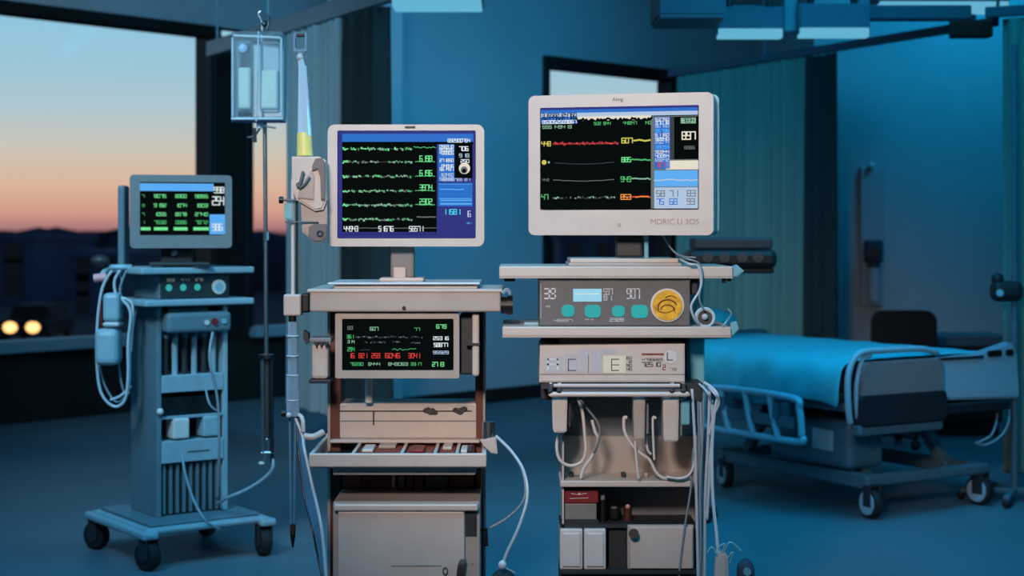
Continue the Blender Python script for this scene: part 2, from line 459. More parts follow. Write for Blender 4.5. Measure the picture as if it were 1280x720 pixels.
# car with its headlights on
t = thing('car', 'dark car with glowing headlights seen above the window sill', 'car', (X_(37, 60), 60.9, -2.7))
cx = X_(37, 60)
b = MB(); b.box(cx-.9, cx+.9, 59, 63, -2.35, -1.75, 'car_paint', .15, 3)
b.prism([(cx-.8, -1.78), (cx+.8, -1.78), (cx+.6, -1.25), (cx-.6, -1.25)], 60, 62.4, 'car_paint', .05); b.build('body', t)
for sx in (-1, 1):
    b = MB(); b.ball((cx+sx*.42, 59, -2.02), .2, 'headlight', (1.3, .3, 1)); b.build('headlight', t)
    for yy in (59.7, 62.2):
        b = MB(); b.cyl((cx+sx*.75, yy, -2.37), (cx+sx*.95, yy, -2.37), .33, 'rubber', 20); b.build('wheel', t)

# ------------------------------------------------------------------ curtains
def curtain(name, label, P, Q, z0, z1, m, amp=.05, per=.11, phase=0):
    P = Vector(P); Q = Vector(Q); L = (Q-P).length; D = (Q-P)/L; n = Vector((-D.y, D.x))
    t = bmesh.new(); N = int(L/per*8); zs = [z0, z0+.02, z0+(z1-z0)*.25, z0+(z1-z0)*.5, z0+(z1-z0)*.75, z1-.02, z1]
    rows = []
    for j, z in enumerate(zs):
        row = []
        for i in range(N+1):
            s = L*i/N; u = 1-.35*(z-z0)/(z1-z0)
            a = amp*u*(math.sin(2*PI*s/per+phase+.25*math.sin(s*3+z))+.35*math.sin(2*PI*s/per*.37+1.7*phase))
            p = P+D*s+n*a; row.append(t.verts.new((p.x, p.y, z)))
        rows.append(row)
    for a, b_ in zip(rows, rows[1:]):
        for i in range(N): t.faces.new((a[i], a[i+1], b_[i+1], b_[i]))
    bmesh.ops.recalc_face_normals(t, faces=t.faces)
    b = MB(); b._add(t, m, smooth=True)
    o = b.single(name, label, 'curtain')
    md = o.modifiers.new('thick', 'SOLIDIFY'); md.thickness = .006; md.offset = 0
    return o
def rail_pt(px, Yfun): return (X_(px, Yfun), Yfun)
# left rail: passes columns 262 (Y 12.9) to 470 (Y 10)
def YL(px): return 2000*1.45/(225+(px-262)*(290-225)/(470-262))
def YR(px): return 2000*1.4/(198+(px-840)*(262-198)/(1240-840))
p = lambda px, f: (X_(px, f(px)), f(px))
curtain('hanging_curtain', 'pale grey-blue pleated curtain beside the narrow window strip', p(357, YL), p(428, YL), .28, 2.9, 'curtain_grey', .05, .13)
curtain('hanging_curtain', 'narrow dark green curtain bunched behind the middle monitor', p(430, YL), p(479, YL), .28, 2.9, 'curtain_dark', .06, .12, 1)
curtain('hanging_curtain', 'wide teal pleated curtain hanging behind the hospital bed', p(842, YR), p(1008, YR), .3, 2.86, 'curtain_teal', .07, .17, .4)
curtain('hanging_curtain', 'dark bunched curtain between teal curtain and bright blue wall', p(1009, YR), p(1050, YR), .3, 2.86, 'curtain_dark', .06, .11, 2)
curtain('hanging_curtain', 'tall dim teal curtain at the foot end of the bed', (2.80, 9.15), (3.9, 8.6), .12, 2.72, 'curtain_teal', .04, .12, 1)
def rail(label, P, Q, z, m, r=.022, hh=.03):
    t = thing('curtain_rail', label, 'curtain rail', (P[0], P[1], z))
    d = (Vector(Q)-Vector(P)); L = d.length
    T = Matrix.Translation((P[0], P[1], z)) @ Matrix.Rotation(math.atan2(d.y, d.x), 4, 'Z')
    b = MB(T); b.box(0, L, -r, r, -hh, hh, m, .006); b.build('track', t)
    for k in (.05, .35, .65, .95):
        b = MB(T); b.cyl((L*k, 0, .03), (L*k, 0, CEIL-z), .01, m, 10); b.build('hanger', t)
    return t
rail('grey ceiling-hung rail running above the pale grey-blue curtain', p(262, YL), (X_(520, YL(520)), YL(520)), 2.97, 'sill', .03, .06)
rail('long dark rail carrying the wide teal curtain above the bed', p(838, YR), p(1245, YR), 2.9, 'lamp_housing', .03)
rail('short rail carrying the dim teal curtain at the bed foot', (2.72, 9.19), (3.95, 8.57), 2.76, 'lamp_housing', .025)

# ------------------------------------------------------------------ ceiling lights
def panel_light(px0, px1, py0, py1, lipy, Y, dep, label, lit=True):
    x0, x1 = X_(px0, Y), X_(px1, Y); z1, z0 = Z_(py0, Y), Z_(py1, Y)
    t = thing('ceiling_light', label, 'light', ((x0+x1)/2, Y+dep/2, z0), group=None)
    b = MB(); b.prism([(x0, z0+.02), (x1, z0+.02), (x1, z1), (x0, z1)], Y, Y+dep, 'lamp_housing', .012); b.build('housing', t)
    b = MB(); zl = Z_(lipy, Y)
    b.prism([(x0+.01, z0), (x1-.01, z0), (x1-.01, zl), (x0+.01, zl)], Y-.02, Y+dep-.03, 'lamp_cyan' if lit else 'lamp_housing', .006); b.build('diffuser' if lit else 'lower_tray', t)
    for k in (.2, .8):
        b = MB(); b.cyl((x0+(x1-x0)*k, Y+dep/2, z1), (x0+(x1-x0)*k, Y+dep/2, CEIL), .02, 'dark_metal', 10); b.build('hanger', t)
    return t
panel_light(822, 908, -26, 24, 18, 8.6, .45, 'dark hanging ceiling unit with unlit black underside', False)
panel_light(896, 980, 8, 47, 36, 9.0, .12, 'hanging light with glowing lower strip above the teal curtain')
panel_light(998, 1088, 4, 46, 35, 9.0, .12, 'hanging light with glowing lower strip nearest the bright blue wall')
panel_light(488, 604, -46, 7, -14, 9.0, .3, 'hanging light with glowing underside above the middle monitor')
b = MB(); b.pbox(980, 997, -20, 40, 9.05, .1, 'cart_blue_dark', .01); b.pbox(1072, 1088, -20, 40, 9.2, .1, 'cart_blue_dark', .01)
b.box(X_(870, 9.3), X_(1215, 9.3), 9.3, 9.42, Z_(24, 9.3), Z_(6, 9.3), 'lamp_housing', .01)
b.pbox(980, 997, -150, -20, 9.05, .1, 'cart_blue_dark'); b.pbox(1072, 1088, -150, -20, 9.2, .1, 'cart_blue_dark')
b.single('ceiling_beam', 'blue-grey hanging frame carrying the glowing light strips', 'beam')
t = panel_light(1098, 1262, -40, 8, 2, 9.6, .4, 'brightest cyan ceiling light above the blue wall')
b = MB(); b.pbox(1192, 1242, 24, 46, 9.9, .12, 'curtain_dark', .01); b.cyl(W(1215, 24, 9.96), (X_(1215, 9.96), 9.96, CEIL), .02, 'dark_metal')
b.single('rail_bracket', 'dark bracket box at the end of the long curtain rail', 'bracket')

# ------------------------------------------------------------------ monitors
def screen_center(T, s):
    """middle monitor picture; s metres per pixel, x from 509, z from row 308"""
    mx = lambda px: (px-508.5)*s
    mz = lambda py: (308-py)*s
    y = -.0335
    b = MB(T); e = .0004
    b.prism(rrect(mx(423.5), mx(594.5), mz(297.5), mz(164.5), .003), y, y+.01, 'g_navy')
    b.rect(mx(429), mx(546.5), mz(293), mz(178), y-e, 'screen_black')
    b.rect(mx(429), mx(592), mz(178), mz(168), y-e, 'g_blue')
    b.rect(mx(429), mx(592), mz(181), mz(178), y-1.5*e, 'screen_black')
    y2 = y-2*e
    glyphs(b, mx(560), mx(588), mz(178.5), mz(174.5), y2, 'g_white', n=9)
    rows = [186.5, 203, 221, 239, 256.5, 274.5]
    for i, r in enumerate(rows):
        mt = 'g_bright' if i == 0 else ('g_green', 'g_pale')[i % 2]
        x = 430
        beads(b, mx(430), mx(516), mz(r), s*(3.6 if i == 0 else 2.9), y2, ['g_bright', 'g_green', 'g_pale'] if i == 0 else ['g_green', 'g_pale', 'g_pale', 'g_grey'], s)
        trace(b, mx(430), mx(517), mz(r), s*.3, y2+.0002, 'g_mid', s*1.0, s*4)
        trace(b, mx(430), mx(436), mz(r), s*1.8, y2, 'g_bright', s*1.5, s*2)
        if i == 0: trace(b, mx(518), mx(545), mz(r-1.5), s*1.2, y2, 'g_green', s*1., s*2.5)
        elif i < 5:
            glyphs(b, mx(525), mx(541), mz(r-4+3), mz(r-4-3.5), y2, 'g_bright', n=4, w=s*1.3)
            trace(b, mx(520), mx(544), mz(r-.5), s*.6, y2, 'g_green', s*1, s*3)
        else: trace(b, mx(522), mx(545), mz(r-3), s*.4, y2, 'g_grey', s*1.4, s*6)
    for a, c in ((431, 449), (474, 493), (512, 530)): glyphs(b, mx(a), mx(c), mz(289), mz(283), y2, 'g_white', n=5, w=s*1.4)
    trace(b, mx(450), mx(546), mz(285), s*.4, y2, 'g_grey', s*.8, s*7)
    b.rect(mx(429), mx(546), mz(292.5), mz(290), y2, 'g_navy')
    # right column
    b.rect(mx(548.5), mx(568.5), mz(227), mz(181), y-e, 'g_blue')
    for py in (184, 188, 192, 201, 208, 212, 219, 224): glyphs(b, mx(550), mx(567.5), mz(py+1.8), mz(py-1.8), y2, 'g_white' if py < 215 else 'g_panel', n=6, w=s*1.1)
    b.rect(mx(568.5), mx(591), mz(223), mz(181), y-e, 'screen_black')
    glyphs(b, mx(574), mx(586), mz(189), mz(184), y2, 'g_white', n=3); glyphs(b, mx(574), mx(587), mz(197), mz(193), y2, 'g_panel', n=3); glyphs(b, mx(576), mx(587), mz(204), mz(200), y2, 'g_white', n=3)
    b.disc(mx(581), mz(211), s*7, y2, 'g_cream'); b.disc(mx(580.5), mz(213), s*4.4, y2-e, 'g_grey'); b.disc(mx(580.5), mz(214), s*2.6, y2-2*e, 'screen_black')
    glyphs(b, mx(553), mx(588), mz(226.5), mz(223.5), y2-e, 'g_panel', n=11)
    b.rect(mx(548.5), mx(591), mz(258), mz(229), y-e, 'g_blue')
    b.rect(mx(549.5), mx(590), mz(249), mz(230.5), y2, 'g_sky')
    b.rect(mx(549.5), mx(590), mz(248), mz(231), y2-.5*e, 'g_blue')
    trace(b, mx(551), mx(580), mz(237), s*.5, y2-e, 'g_sky', s*1.3, s*4)
    b.rect(mx(551), mx(590), mz(251.5), mz(250), y2, 'g_sky'); b.rect(mx(551), mx(590), mz(256), mz(254), y2, 'g_sky')
    glyphs(b, mx(554), mx(576), mz(268), mz(262), y2, 'g_cyan', n=5, w=s*1.6)
    glyphs(b, mx(582), mx(589), mz(271), mz(264), y2, 'g_panel', n=2); glyphs(b, mx(583), mx(590), mz(280), mz(278), y2, 'g_sky', n=3)
    return b
def screen_right(T, s):
    mx = lambda px: (px-777.5)*s
    mz = lambda py: (295-py)*s
    y = -.0335; e = .0004
    b = MB(T)
    b.prism(rrect(mx(679), mx(872), mz(262.5), mz(134), .003), y, y+.01, 'screen_black')
    b.rect(mx(679.5), mx(871.5), mz(138), mz(134.5), y-e, 'g_navy')
    b.rect(mx(679.5), mx(871.5), mz(142), mz(138), y-e, 'g_blue')
    b.rect(mx(679.5), mx(871.5), mz(147), mz(142), y-e, 'g_panel')
    b.rect(mx(725), mx(815), mz(152), mz(146), y-e, 'g_cream'); b.rect(mx(679.5), mx(725), mz(155), mz(147), y-e, 'g_blue')
    y2 = y-2*e
    for py in (144.5, 149, 153): glyphs(b, mx(681), mx(724), mz(py+2), mz(py-2), y2, 'screen_black' if py < 150 else 'g_white', n=12, w=s*1.1)
    trace(b, mx(722), mx(816), mz(151.5), s*2, y2, 'screen_black', s*2.6, s*2)
    glyphs(b, mx(681), mx(718), mz(161), mz(157.5), y2, 'g_pale', n=9, w=s*1.2)
    for x in (745, 757, 781, 789, 806): glyphs(b, mx(x), mx(x+9), mz(157.5), mz(154), y2, 'g_green', n=3)
    # rows
    glyphs(b, mx(680), mx(692), mz(183), mz(177.5), y2, 'g_yellow', n=3, w=s*1.4)
    beads(b, mx(695), mx(775), mz(180.3), s*3.2, y2, ['g_dred', 'g_red', 'g_red'], s); trace(b, mx(695), mx(775), mz(180.6), s*.3, y2+.0002, 'g_dred', s*2, s*3)
    glyphs(b, mx(779), mx(793), mz(180.5), mz(174.5), y2, 'g_yellow', n=3, w=s*1.6); trace(b, mx(794), mx(814), mz(177.5), s*.9, y2, 'g_yellow', s*2, s*3)
    b.disc(mx(683.5), mz(203.5), s*3, y2, 'g_yellow'); b.disc(mx(689.5), mz(203.5), s*1.4, y2, 'g_pale')
    trace(b, mx(697), mx(770), mz(204), s*2, y2, 'g_mid', s*.9, s*4, 'sag')
    glyphs(b, mx(779), mx(791), mz(204), mz(198.5), y2, 'g_bright', n=3, w=s*1.6); trace(b, mx(792), mx(814), mz(201.5), s*.9, y2, 'g_green', s*1.8, s*3)
    glyphs(b, mx(681), mx(690), mz(227), mz(224), y2, 'g_grey', n=3); trace(b, mx(695), mx(770), mz(225.5), s*2, y2, 'g_grey', s*.9, s*4, 'sag')
    glyphs(b, mx(778), mx(791), mz(228.5), mz(222.5), y2, 'g_green', n=3, w=s*1.8); trace(b, mx(792), mx(814), mz(225), s*.9, y2, 'g_pale', s*1.7, s*3)
    glyphs(b, mx(680), mx(689), mz(250), mz(244), y2, 'g_green', n=2, w=s*1.8); beads(b, mx(694), mx(772), mz(248), s*2.6, y2, ['g_grey', 'g_pale', 'g_mid'], s)
    glyphs(b, mx(778), mx(791), mz(250.5), mz(244.5), y2, 'g_orange', n=3, w=s*1.8); trace(b, mx(792), mx(814), mz(247.5), s*1., y2, 'g_red', s*1.9, s*3)
    trace(b, mx(796), mx(812), mz(247.5), s*.8, y2-e, 'g_orange', s*1.2, s*3)
    # right column
    b.rect(mx(815), mx(871.5), mz(262), mz(148), y-e, 'g_grey')
    b.rect(mx(819), mx(838), mz(213), mz(149), y-1.5*e, 'g_blue')
    for i, py in enumerate((152, 156, 160, 166, 171, 176, 180, 186, 192, 197, 202)): glyphs(b, mx(820), mx(837), mz(py+1.7), mz(py-1.7), y2, ('g_cream', 'g_white', 'g_panel', 'g_sky')[i % 4], n=5, w=s*1.2)
    glyphs(b, mx(820), mx(832), mz(210.5), mz(205), y2, 'g_red', n=3); 
    b.rect(mx(843), mx(871.5), mz(201.5), mz(149), y-1.5*e, 'screen_black'); b.rect(mx(838), mx(843), mz(201.5), mz(149), y-1.5*e, 'g_mid')
    b.rect(mx(851), mx(869), mz(157.5), mz(150.5), y2, 'g_pale'); glyphs(b, mx(853), mx(867), mz(156.5), mz(151.5), y2-e, 'screen_black', n=4, w=s*.6)
    glyphs(b, mx(852), mx(869), mz(177), mz(168), y2, 'g_cream', n=3, w=s*2); glyphs(b, mx(855), mx(868), mz(189), mz(185.5), y2, 'g_grey', n=4)
    b.rect(mx(833), mx(872), mz(214), mz(203), y-1.5*e, 'g_cream')
    b.rect(mx(819), mx(871.5), mz(235), mz(215), y-1.5*e, 'g_sky'); trace(b, mx(819), mx(871), mz(227), s*1, y2, 'g_panel', s*1.6, s*4)
    b.rect(mx(819), mx(871.5), mz(262), mz(236), y-1.5*e, 'g_panel')
    for x in (821, 837, 858):
        glyphs(b, mx(x), mx(x+11), mz(247), mz(240), y2, 'g_grey', n=2, w=s*1); glyphs(b, mx(x), mx(x+10), mz(257), mz(250), y2, 'g_blue' if x < 850 else 'g_grey', n=2, w=s*1)
    return b
def monitor(label, name, root, rot, halfw, hgt, s, screenfn, inner, tilt_top=0, bez='beige', arch=.006):
    """flat monitor; origin at the lower middle of the bezel"""
    base = thing(name, label, 'monitor', root, rot)
    return base
# middle monitor
YM = 5.22; s = YM/F
root = Vector((X_(508.5, YM), YM+.06, Z_(352, 5.22)))
tm = thing('patient_monitor', 'middle monitor showing six green wave rows with a blue column', 'monitor', root, 0)
T = Matrix.Translation((X_(508.5, YM), YM, Z_(308, YM)))
b = MB(T)
mx = lambda px: (px-508.5)*s
mz = lambda py: (308-py)*s
outer = rrect(mx(411), mx(605.5), 0, mz(157), .022, 6); inner = rrect(mx(423), mx(595), mz(298), mz(164), .004, 6)
outer = [(x, z+(.008*(1-(x/mx(605.5))**2) if z > .2 else 0)) for x, z in outer]
ring_prism(b, outer, inner, -.034, .01, 'beige')
b.prism(outer, .006, .035, 'beige', .006); b.build('bezel', tm)
b = MB(T); b.prism([(mx(430), .04), (mx(588), .04), (mx(575), mz(175)), (mx(442), mz(175))], .035, .075, 'beige_dark', .012); b.build('rear_housing', tm)
screen_center(T, s).build('screen', tm)
b = MB(T); b.box(mx(507), mx(520), -.0352, -.033, mz(161.5), mz(158.5), 'charcoal', .001); b.build('badge', tm)
b = MB(T); b.box(mx(487), mx(517), .03, .075, mz(348), .05, 'grey_mid', .008); b.box(mx(491), mx(507), .015, .04, mz(349), mz(334), 'beige', .005); b.build('neck', tm)
b = MB(T); b.box(mx(474), mx(530), .0, .11, mz(352.3), mz(347), 'beige', .006); b.build('foot', tm)
# widest monitor, turned a little toward the middle
YM = 5.1; s = YM/F; root = Vector((X_(777.5, YM), YM+.05, Z_(323, YM)))
rot = math.radians(-14)
tm = thing('patient_monitor', 'widest monitor with yellow, green and red readings and grey side panel', 'monitor', root, rot)
T = Matrix.Translation((X_(777.5, YM), YM, Z_(294, YM))) @ Matrix.Rotation(rot, 4, 'Z') @ Matrix.Diagonal((1.03, 1, 1, 1))
mx = lambda px: (px-777.5)*s
mz = lambda py: (294-py)*s
b = MB(T)
outer = rrect(mx(664), mx(890), 0, mz(118.5), .02, 6); inner = rrect(mx(678.5), mx(872.5), mz(262.5), mz(134), .004, 6)
ring_prism(b, outer, inner, -.034, .0, 'beige'); b.prism(outer, -.004, .03, 'beige', .004); b.build('bezel', tm)
b = MB(T); b.prism(rrect(mx(663), mx(893.5), .001, mz(119), .02, 6), .03, .06, 'teal_plastic', .004); b.build('back_cover', tm)
b = MB(T); b.prism([(mx(700), .04), (mx(860), .04), (mx(845), mz(145)), (mx(715), mz(145))], .055, .1, 'beige_dark', .012); b.build('rear_housing', tm)
b_ = screen_right(T, s); b_.build('screen', tm)
b = MB(T); b.cyl((mx(776), -.0345, mz(281)), (mx(776), -.0365, mz(281)), .006, 'beige_dark', 20); b.build('power_button', tm)
bz = [c for c in tm.children if c.name.startswith('bezel')][0]
lettering('MDRIC U 3OS', mx(814), -.0345, mz(280.5), .0245, 'beige_ink', bz, T)
lettering('Almg', mx(768), -.0345, mz(127.3), .016, 'ink', bz, T)
b = MB(T); b.box(mx(766), mx(800), .04, .085, mz(322), .06, 'charcoal', .008); b.build('neck', tm)
b = MB(); b.tube([W(808, 292, 5.12), W(808, 310, 5.12), W(808, 323, 5.12)], .0075, 'teal_plastic', 10); b.build('cable_conduit', tm)
b = MB(); b.tube([W(828, 294, 5.16), W(840, 312, 5.12), W(852, 320, 5.1), W(870, 322, 5.08)], .003, 'tube_grey'); b.build('cable', tm)

# ------------------------------------------------------------------ middle cart
rx = X_(508, 5.3)
cc = thing('equipment_cart', 'middle medical cart with brown uprights and an open sorting tray', 'cart', (rx, 5.3, 0))
ys = 5.08
b = MB()
b.pbox(387, 626, 363, 390, ys, .42, 'beige_dark', .006); b.box(X_(384, ys), X_(628, ys), ys-.004, ys+.43, Z_(365, ys), Z_(361.5, ys), 'beige', .002)
sh = b.build('top_shelf', cc)
b = MB(); b.cyl((X_(505, ys), ys+.005, Z_(385, ys)), (X_(505, ys), ys-.005, Z_(385, ys)), .006, 'black', 14); b.build('screw', sh)
b = MB(); b.pbox(376, 387, 367, 391, ys+.01, .06, 'black', .006); b.build('end_cap', sh)
b = MB(); b.cyl((X_(626, ys), ys+.03, Z_(382, ys)), (X_(634, ys), ys+.03, Z_(382, ys)), .026, 'black', 24); b.cyl((X_(634, ys), ys+.03, Z_(382, ys)), (X_(641, ys), ys+.03, Z_(382, ys)), .03, 'black', 24)
b.build('knob', sh)
b = MB(); b.tube([W(628, 367, ys), W(634, 362, ys), W(638, 368, ys)], .006, 'clear_tube'); b.build('clip', sh)
# tray plates on top
b = MB(); z = Z_(362, 5.14)
b.box(X_(417, 5.14), X_(597, 5.14), 5.14, 5.45, Z_(361.8, 5.08), Z_(361.8, 5.08)+.012, 'beige', .004)
b.box(X_(409, 5.12), X_(600, 5.12), 5.12, 5.46, Z_(361.8, 5.08)+.014, Z_(352, 5.22), 'white_plastic', .005)
b.box(X_(450, 5.12), X_(560, 5.12), 5.2, 5.4, Z_(361.8, 5.08)+.008, Z_(361.8, 5.08)+.02, 'beige')
b.build('top_plate', cc)
# uprights
for a, c in ((411, 426), (594, 605)):
    b = MB(); b.box(X_(a, 5.3), X_(c, 5.3), 5.3, 5.44, .12, Z_(390, 5.2), 'wood', .004); b.box(X_(c, 5.3)-.003 if a > 500 else X_(a, 5.3)-.003, X_(c, 5.3)+.004 if a > 500 else X_(a, 5.3)+.006, 5.29, 5.44, .12, Z_(391, 5.2), 'beige_dark'); b.build('upright', cc)
b = MB(); b.cyl(W(461, 472, 5.28), W(461, 503, 5.28), .0125, 'white_plastic', 16); b.build('support_rod', cc)
# shelf bay behind the tray: back board, with books
b = MB(); b.box(X_(425, 5.44), X_(596, 5.44), 5.44, 5.46, Z_(660, 5.44), Z_(560, 5.44), 'wood_dark'); b.build('back_board', cc)
b = MB(); b.box(X_(426, 5.3), X_(594, 5.3), 5.12, 5.44, Z_(636, 5.15), Z_(627, 5.15), 'beige', .003); b.build('shelf_board', cc)
zt = Z_(627, 5.15)
items = [(428, 452, .10, 'wood'), (453, 488, .105, 'wood_dark'), (489, 494, .085, 'beige_dark'), (497, 506, .1, 'black'), (508, 516, .09, 'charcoal'), (518, 529, .1, 'wood_dark'), (532, 560, .07, 'charcoal'), (562, 592, .08, 'wood_dark')]
names = ['brown', 'wide dark brown', 'thin beige', 'black', 'slim charcoal', 'dark brown slanted', 'low charcoal', 'low brown']
for (a, c, h, m_), nm in zip(items, names):
    b = MB(); b.box(X_(a, 5.28), X_(c, 5.28), 5.28, 5.42, zt, zt+h, m_, .003)
    b.box(X_(a, 5.28)+.003, X_(c, 5.28)-.003, 5.277, 5.282, zt+.01, zt+h*.3, 'wood')
    b.single('binder', nm + ' binder standing in the bay above the beige cabinet', 'binder', group='binders in the cart bay')
# open tray
yf = 5.0; yb = 5.42; zt1 = Z_(567, yf); zt0 = Z_(584, yf)
x0, x1 = X_(386, yf), X_(608, yf); xi0, xi1 = X_(418, yf), X_(612, yf)
b = MB()
b.box(x0, x1, yf, yf+.015, zt0, zt1, 'beige', .004)
# slanted left side, straight right side, back
def side(bm_, xa, ya, xb, yb_, z0, z1, m_, w=.014):
    d = Vector((xb-xa, yb_-ya)); T = Matrix.Translation((xa, ya, 0)) @ Matrix.Rotation(math.atan2(d.y, d.x), 4, 'Z')
    bm_.box(0, d.length, -w/2, w/2, z0, z1, m_, .003, X=T)
side(b, x0+.007, yf+.01, X_(408, yb), yb, zt0, zt1, 'beige'); side(b, x1-.007, yf+.01, X_(606, yb), yb, zt0, zt1, 'beige')
b.box(X_(408, yb), X_(606, yb), yb-.012, yb+.004, zt0, zt1+.01, 'beige')
t_ = bmesh.new(); vs = [t_.verts.new(v) for v in ((x0+.005, yf+.01, zt0+.002), (x1-.005, yf+.01, zt0+.002), (X_(606, yb), yb, zt0+.002), (X_(408, yb), yb, zt0+.002))]
f_ = t_.faces.new(vs); r_ = bmesh.ops.extrude_face_region(t_, geom=[f_])
for v in [g for g in r_['geom'] if isinstance(g, bmesh.types.BMVert)]: v.co.z -= .006
bmesh.ops.recalc_face_normals(t_, faces=t_.faces); b._add(t_, 'beige_dark')
b.box(X_(418, 5.1), X_(595, 5.1), 5.05, 5.42, Z_(594, 5.05), zt0-.004, 'beige_dark', .004)
tr = b.build('sorting_tray', cc)
for a in (442, 502, 543, 570):
    b = MB(); b.box(X_(a, 5.1), X_(a+4, 5.1), yf+.02, yb-.02, zt0+.003, zt1-.002, 'beige'); b.build('divider', tr)
b = MB()
random.seed(4)
b.box(X_(402, 5.1), X_(440, 5.1), yf+.04, yb-.05, zt0+.003, zt0+.01, 'charcoal')
for a, c in ((447, 500), (507, 541), (548, 568), (575, 592)):
    b.box(X_(a, 5.1), X_(c, 5.1), yf+.03, yb-.03, zt0+.003, zt1-.012, 'red_lining', .003)
b.build('compartment_lining', tr)
random.seed(8)
for a, c, m_ in ((452, 466, 'white_plastic'), (470, 492, 'beige_dark'), (512, 530, 'red_box'), (552, 564, 'beige'), (576, 584, 'white_plastic'), (584, 590, 'charcoal')):
    b = MB(); q = random.uniform(5.08, 5.2); b.box(X_(a, 5.1), X_(c, 5.1), q, q+.12, zt1-.0115, zt1-.001, m_, .003)
    b.single('medicine_packet', {452: 'small white packet in the tray compartment with brown lining', 470: 'wide beige packet in the middle of the sorting tray', 512: 'dark red packet in the sorting tray', 552: 'beige packet just beyond the dark red packet in the tray', 576: 'tiny white packet in the last tray compartment', 584: 'tiny charcoal packet in the last tray compartment'}[a], 'packet', group='packets in the sorting tray')
# lower display
yd = 5.1
ld = thing('display_unit', 'small black display with red and green readings under the shelf', 'display', (X_(496, yd), yd+.05, Z_(473, yd)))
b = MB(); ring_prism(b, rrect(X_(419, yd), X_(574, yd), Z_(473, yd), Z_(391.5, yd), .006, 3), rrect(X_(427.5, yd), X_(567, yd), Z_(463, yd), Z_(398.5, yd), .003, 3), yd, yd+.03, 'beige_dark')
b.box(X_(421, yd), X_(572, yd), yd+.02, yd+.14, Z_(472, yd), Z_(392, yd), 'beige_dark', .005); b.build('bezel', ld)
b = MB(); sx = yd/F; y = yd+.006
b.rect(X_(427, yd), X_(567.5, yd), Z_(463.5, yd), Z_(398, yd), y, 'screen_black')
def G(a, c, p0, p1, m_, n, w=None): glyphs(b, X_(a, yd), X_(c, yd), Z_(p1, yd), Z_(p0, yd), y-.0006, m_, n=n, w=w)
def TR(a, c, p, amp, m_, w, st): trace(b, X_(a, yd), X_(c, yd), Z_(p, yd), amp*sx, y-.0005, m_, w*sx, st*sx)
G(434, 441, 408, 412, 'g_grey', 2); G(462, 473, 409, 413, 'g_pale', 3); G(517, 525, 410, 413.5, 'g_green', 2); G(545, 558, 406, 410.5, 'g_bright', 3, sx*1.4)
G(433, 442, 419, 423, 'g_green', 3); beads(b, X_(444, yd), X_( 528, yd), Z_( 421.5, yd), sx*2.2, y-.0005, ['g_grey', 'g_mid', 'g_mid'], sx)
G(434, 443, 425.5, 429, 'g_pale', 3); beads(b, X_(455, yd), X_( 482, yd), Z_( 428, yd), sx*2.2, y-.0005, ['g_grey', 'g_mid', 'g_mid'], sx); beads(b, X_(490, yd), X_( 500, yd), Z_( 427.5, yd), sx*2.2, y-.0005, ['g_grey', 'g_mid', 'g_mid'], sx); beads(b, X_(513, yd), X_( 525, yd), Z_( 428.5, yd), sx*2.2, y-.0005, ['g_grey', 'g_mid', 'g_mid'], sx)
G(434, 443, 434.5, 439, 'g_green', 3); TR(450, 462, 437.5, .5, 'g_mid', .9, 3); TR(490, 520, 437, 1.2, 'g_green', .7, 3)
G(435, 443, 442, 447.5, 'g_red', 2, sx*1.6); G(448, 459, 442, 447.5, 'g_red', 3, sx*1.7); G(464, 475, 442, 447.5, 'g_red', 3, sx*1.7); G(481, 500, 442, 447.5, 'g_red', 4, sx*1.7); G(510, 525, 442, 447.5, 'g_red', 4, sx*1.9)
G(437, 454, 453.5, 457, 'g_green', 5); G(460, 475, 453.5, 457, 'g_pale', 4); G(485, 510, 453.5, 457, 'g_pale', 6); G(513, 527, 453.5, 457, 'g_green', 4)
G(541, 561, 421, 425, 'g_white', 5); G(542, 560, 429, 433.5, 'g_white', 5); G(541, 561, 439, 442.5, 'g_panel', 5); G(540, 555, 453, 458, 'g_bright', 4)
b.build('screen', ld)
b = MB(); b.box(X_(574, yd), X_(598, yd), yd+.04, yd+.2, Z_(470, yd), Z_(394, yd), 'charcoal', .006)
b.box(X_(590, yd), X_(599, yd), yd+.01, yd+.05, Z_(471, yd), Z_(392, yd), 'beige', .008)
b.box(X_(582, yd), X_(600, yd), yd+.005, yd+.02, Z_(432, yd), Z_(429, yd), 'charcoal'); b.build('side_bracket', ld)
# module above the tray
pm = thing('recorder_module', 'flat beige recorder module above the sorting tray', 'module', (X_(510, 5.3), 5.36, zt1))
b = MB(); yq = 5.3
b.box(X_(423, yq), X_(597, yq), yq, yq+.16, zt1+.008, Z_(504, yq), 'beige', .006)
b.prism([(X_(424, yq), Z_(527, yq)), (X_(596, yq), Z_(527, yq)), (X_(596, yq), Z_(525.5, yq)), (X_(424, yq), Z_(525.5, yq))], yq-.001, yq+.01, 'grey_mid')
b.build('housing', pm)
b = MB(); b.box(X_(466, yq), X_(468, yq), yq-.004, yq+.01, Z_(531, yq), Z_(514, yq), 'ink'); b.box(X_(424, yq), X_(590, yq), yq-.002, yq+.005, Z_(514.5, yq), Z_(513, yq), 'ink'); b.build('slot', pm)
for a in (538, 575):
    b = MB(); 
    for k in range(5): b.torus((X_(a+k*2.5-5, yq), yq-.006, Z_(512+random.uniform(-2, 3), yq)), .008, .003, 'ink', sc=(1, 1, .7))
    b.build('cable_clip', pm)
# stepped ledge under module
b = MB(); b.box(X_(415, 5.32), X_(600, 5.32), 5.26, 5.42, zt1-.002, zt1+.008, 'beige', .003); b.build('ledge', cc)
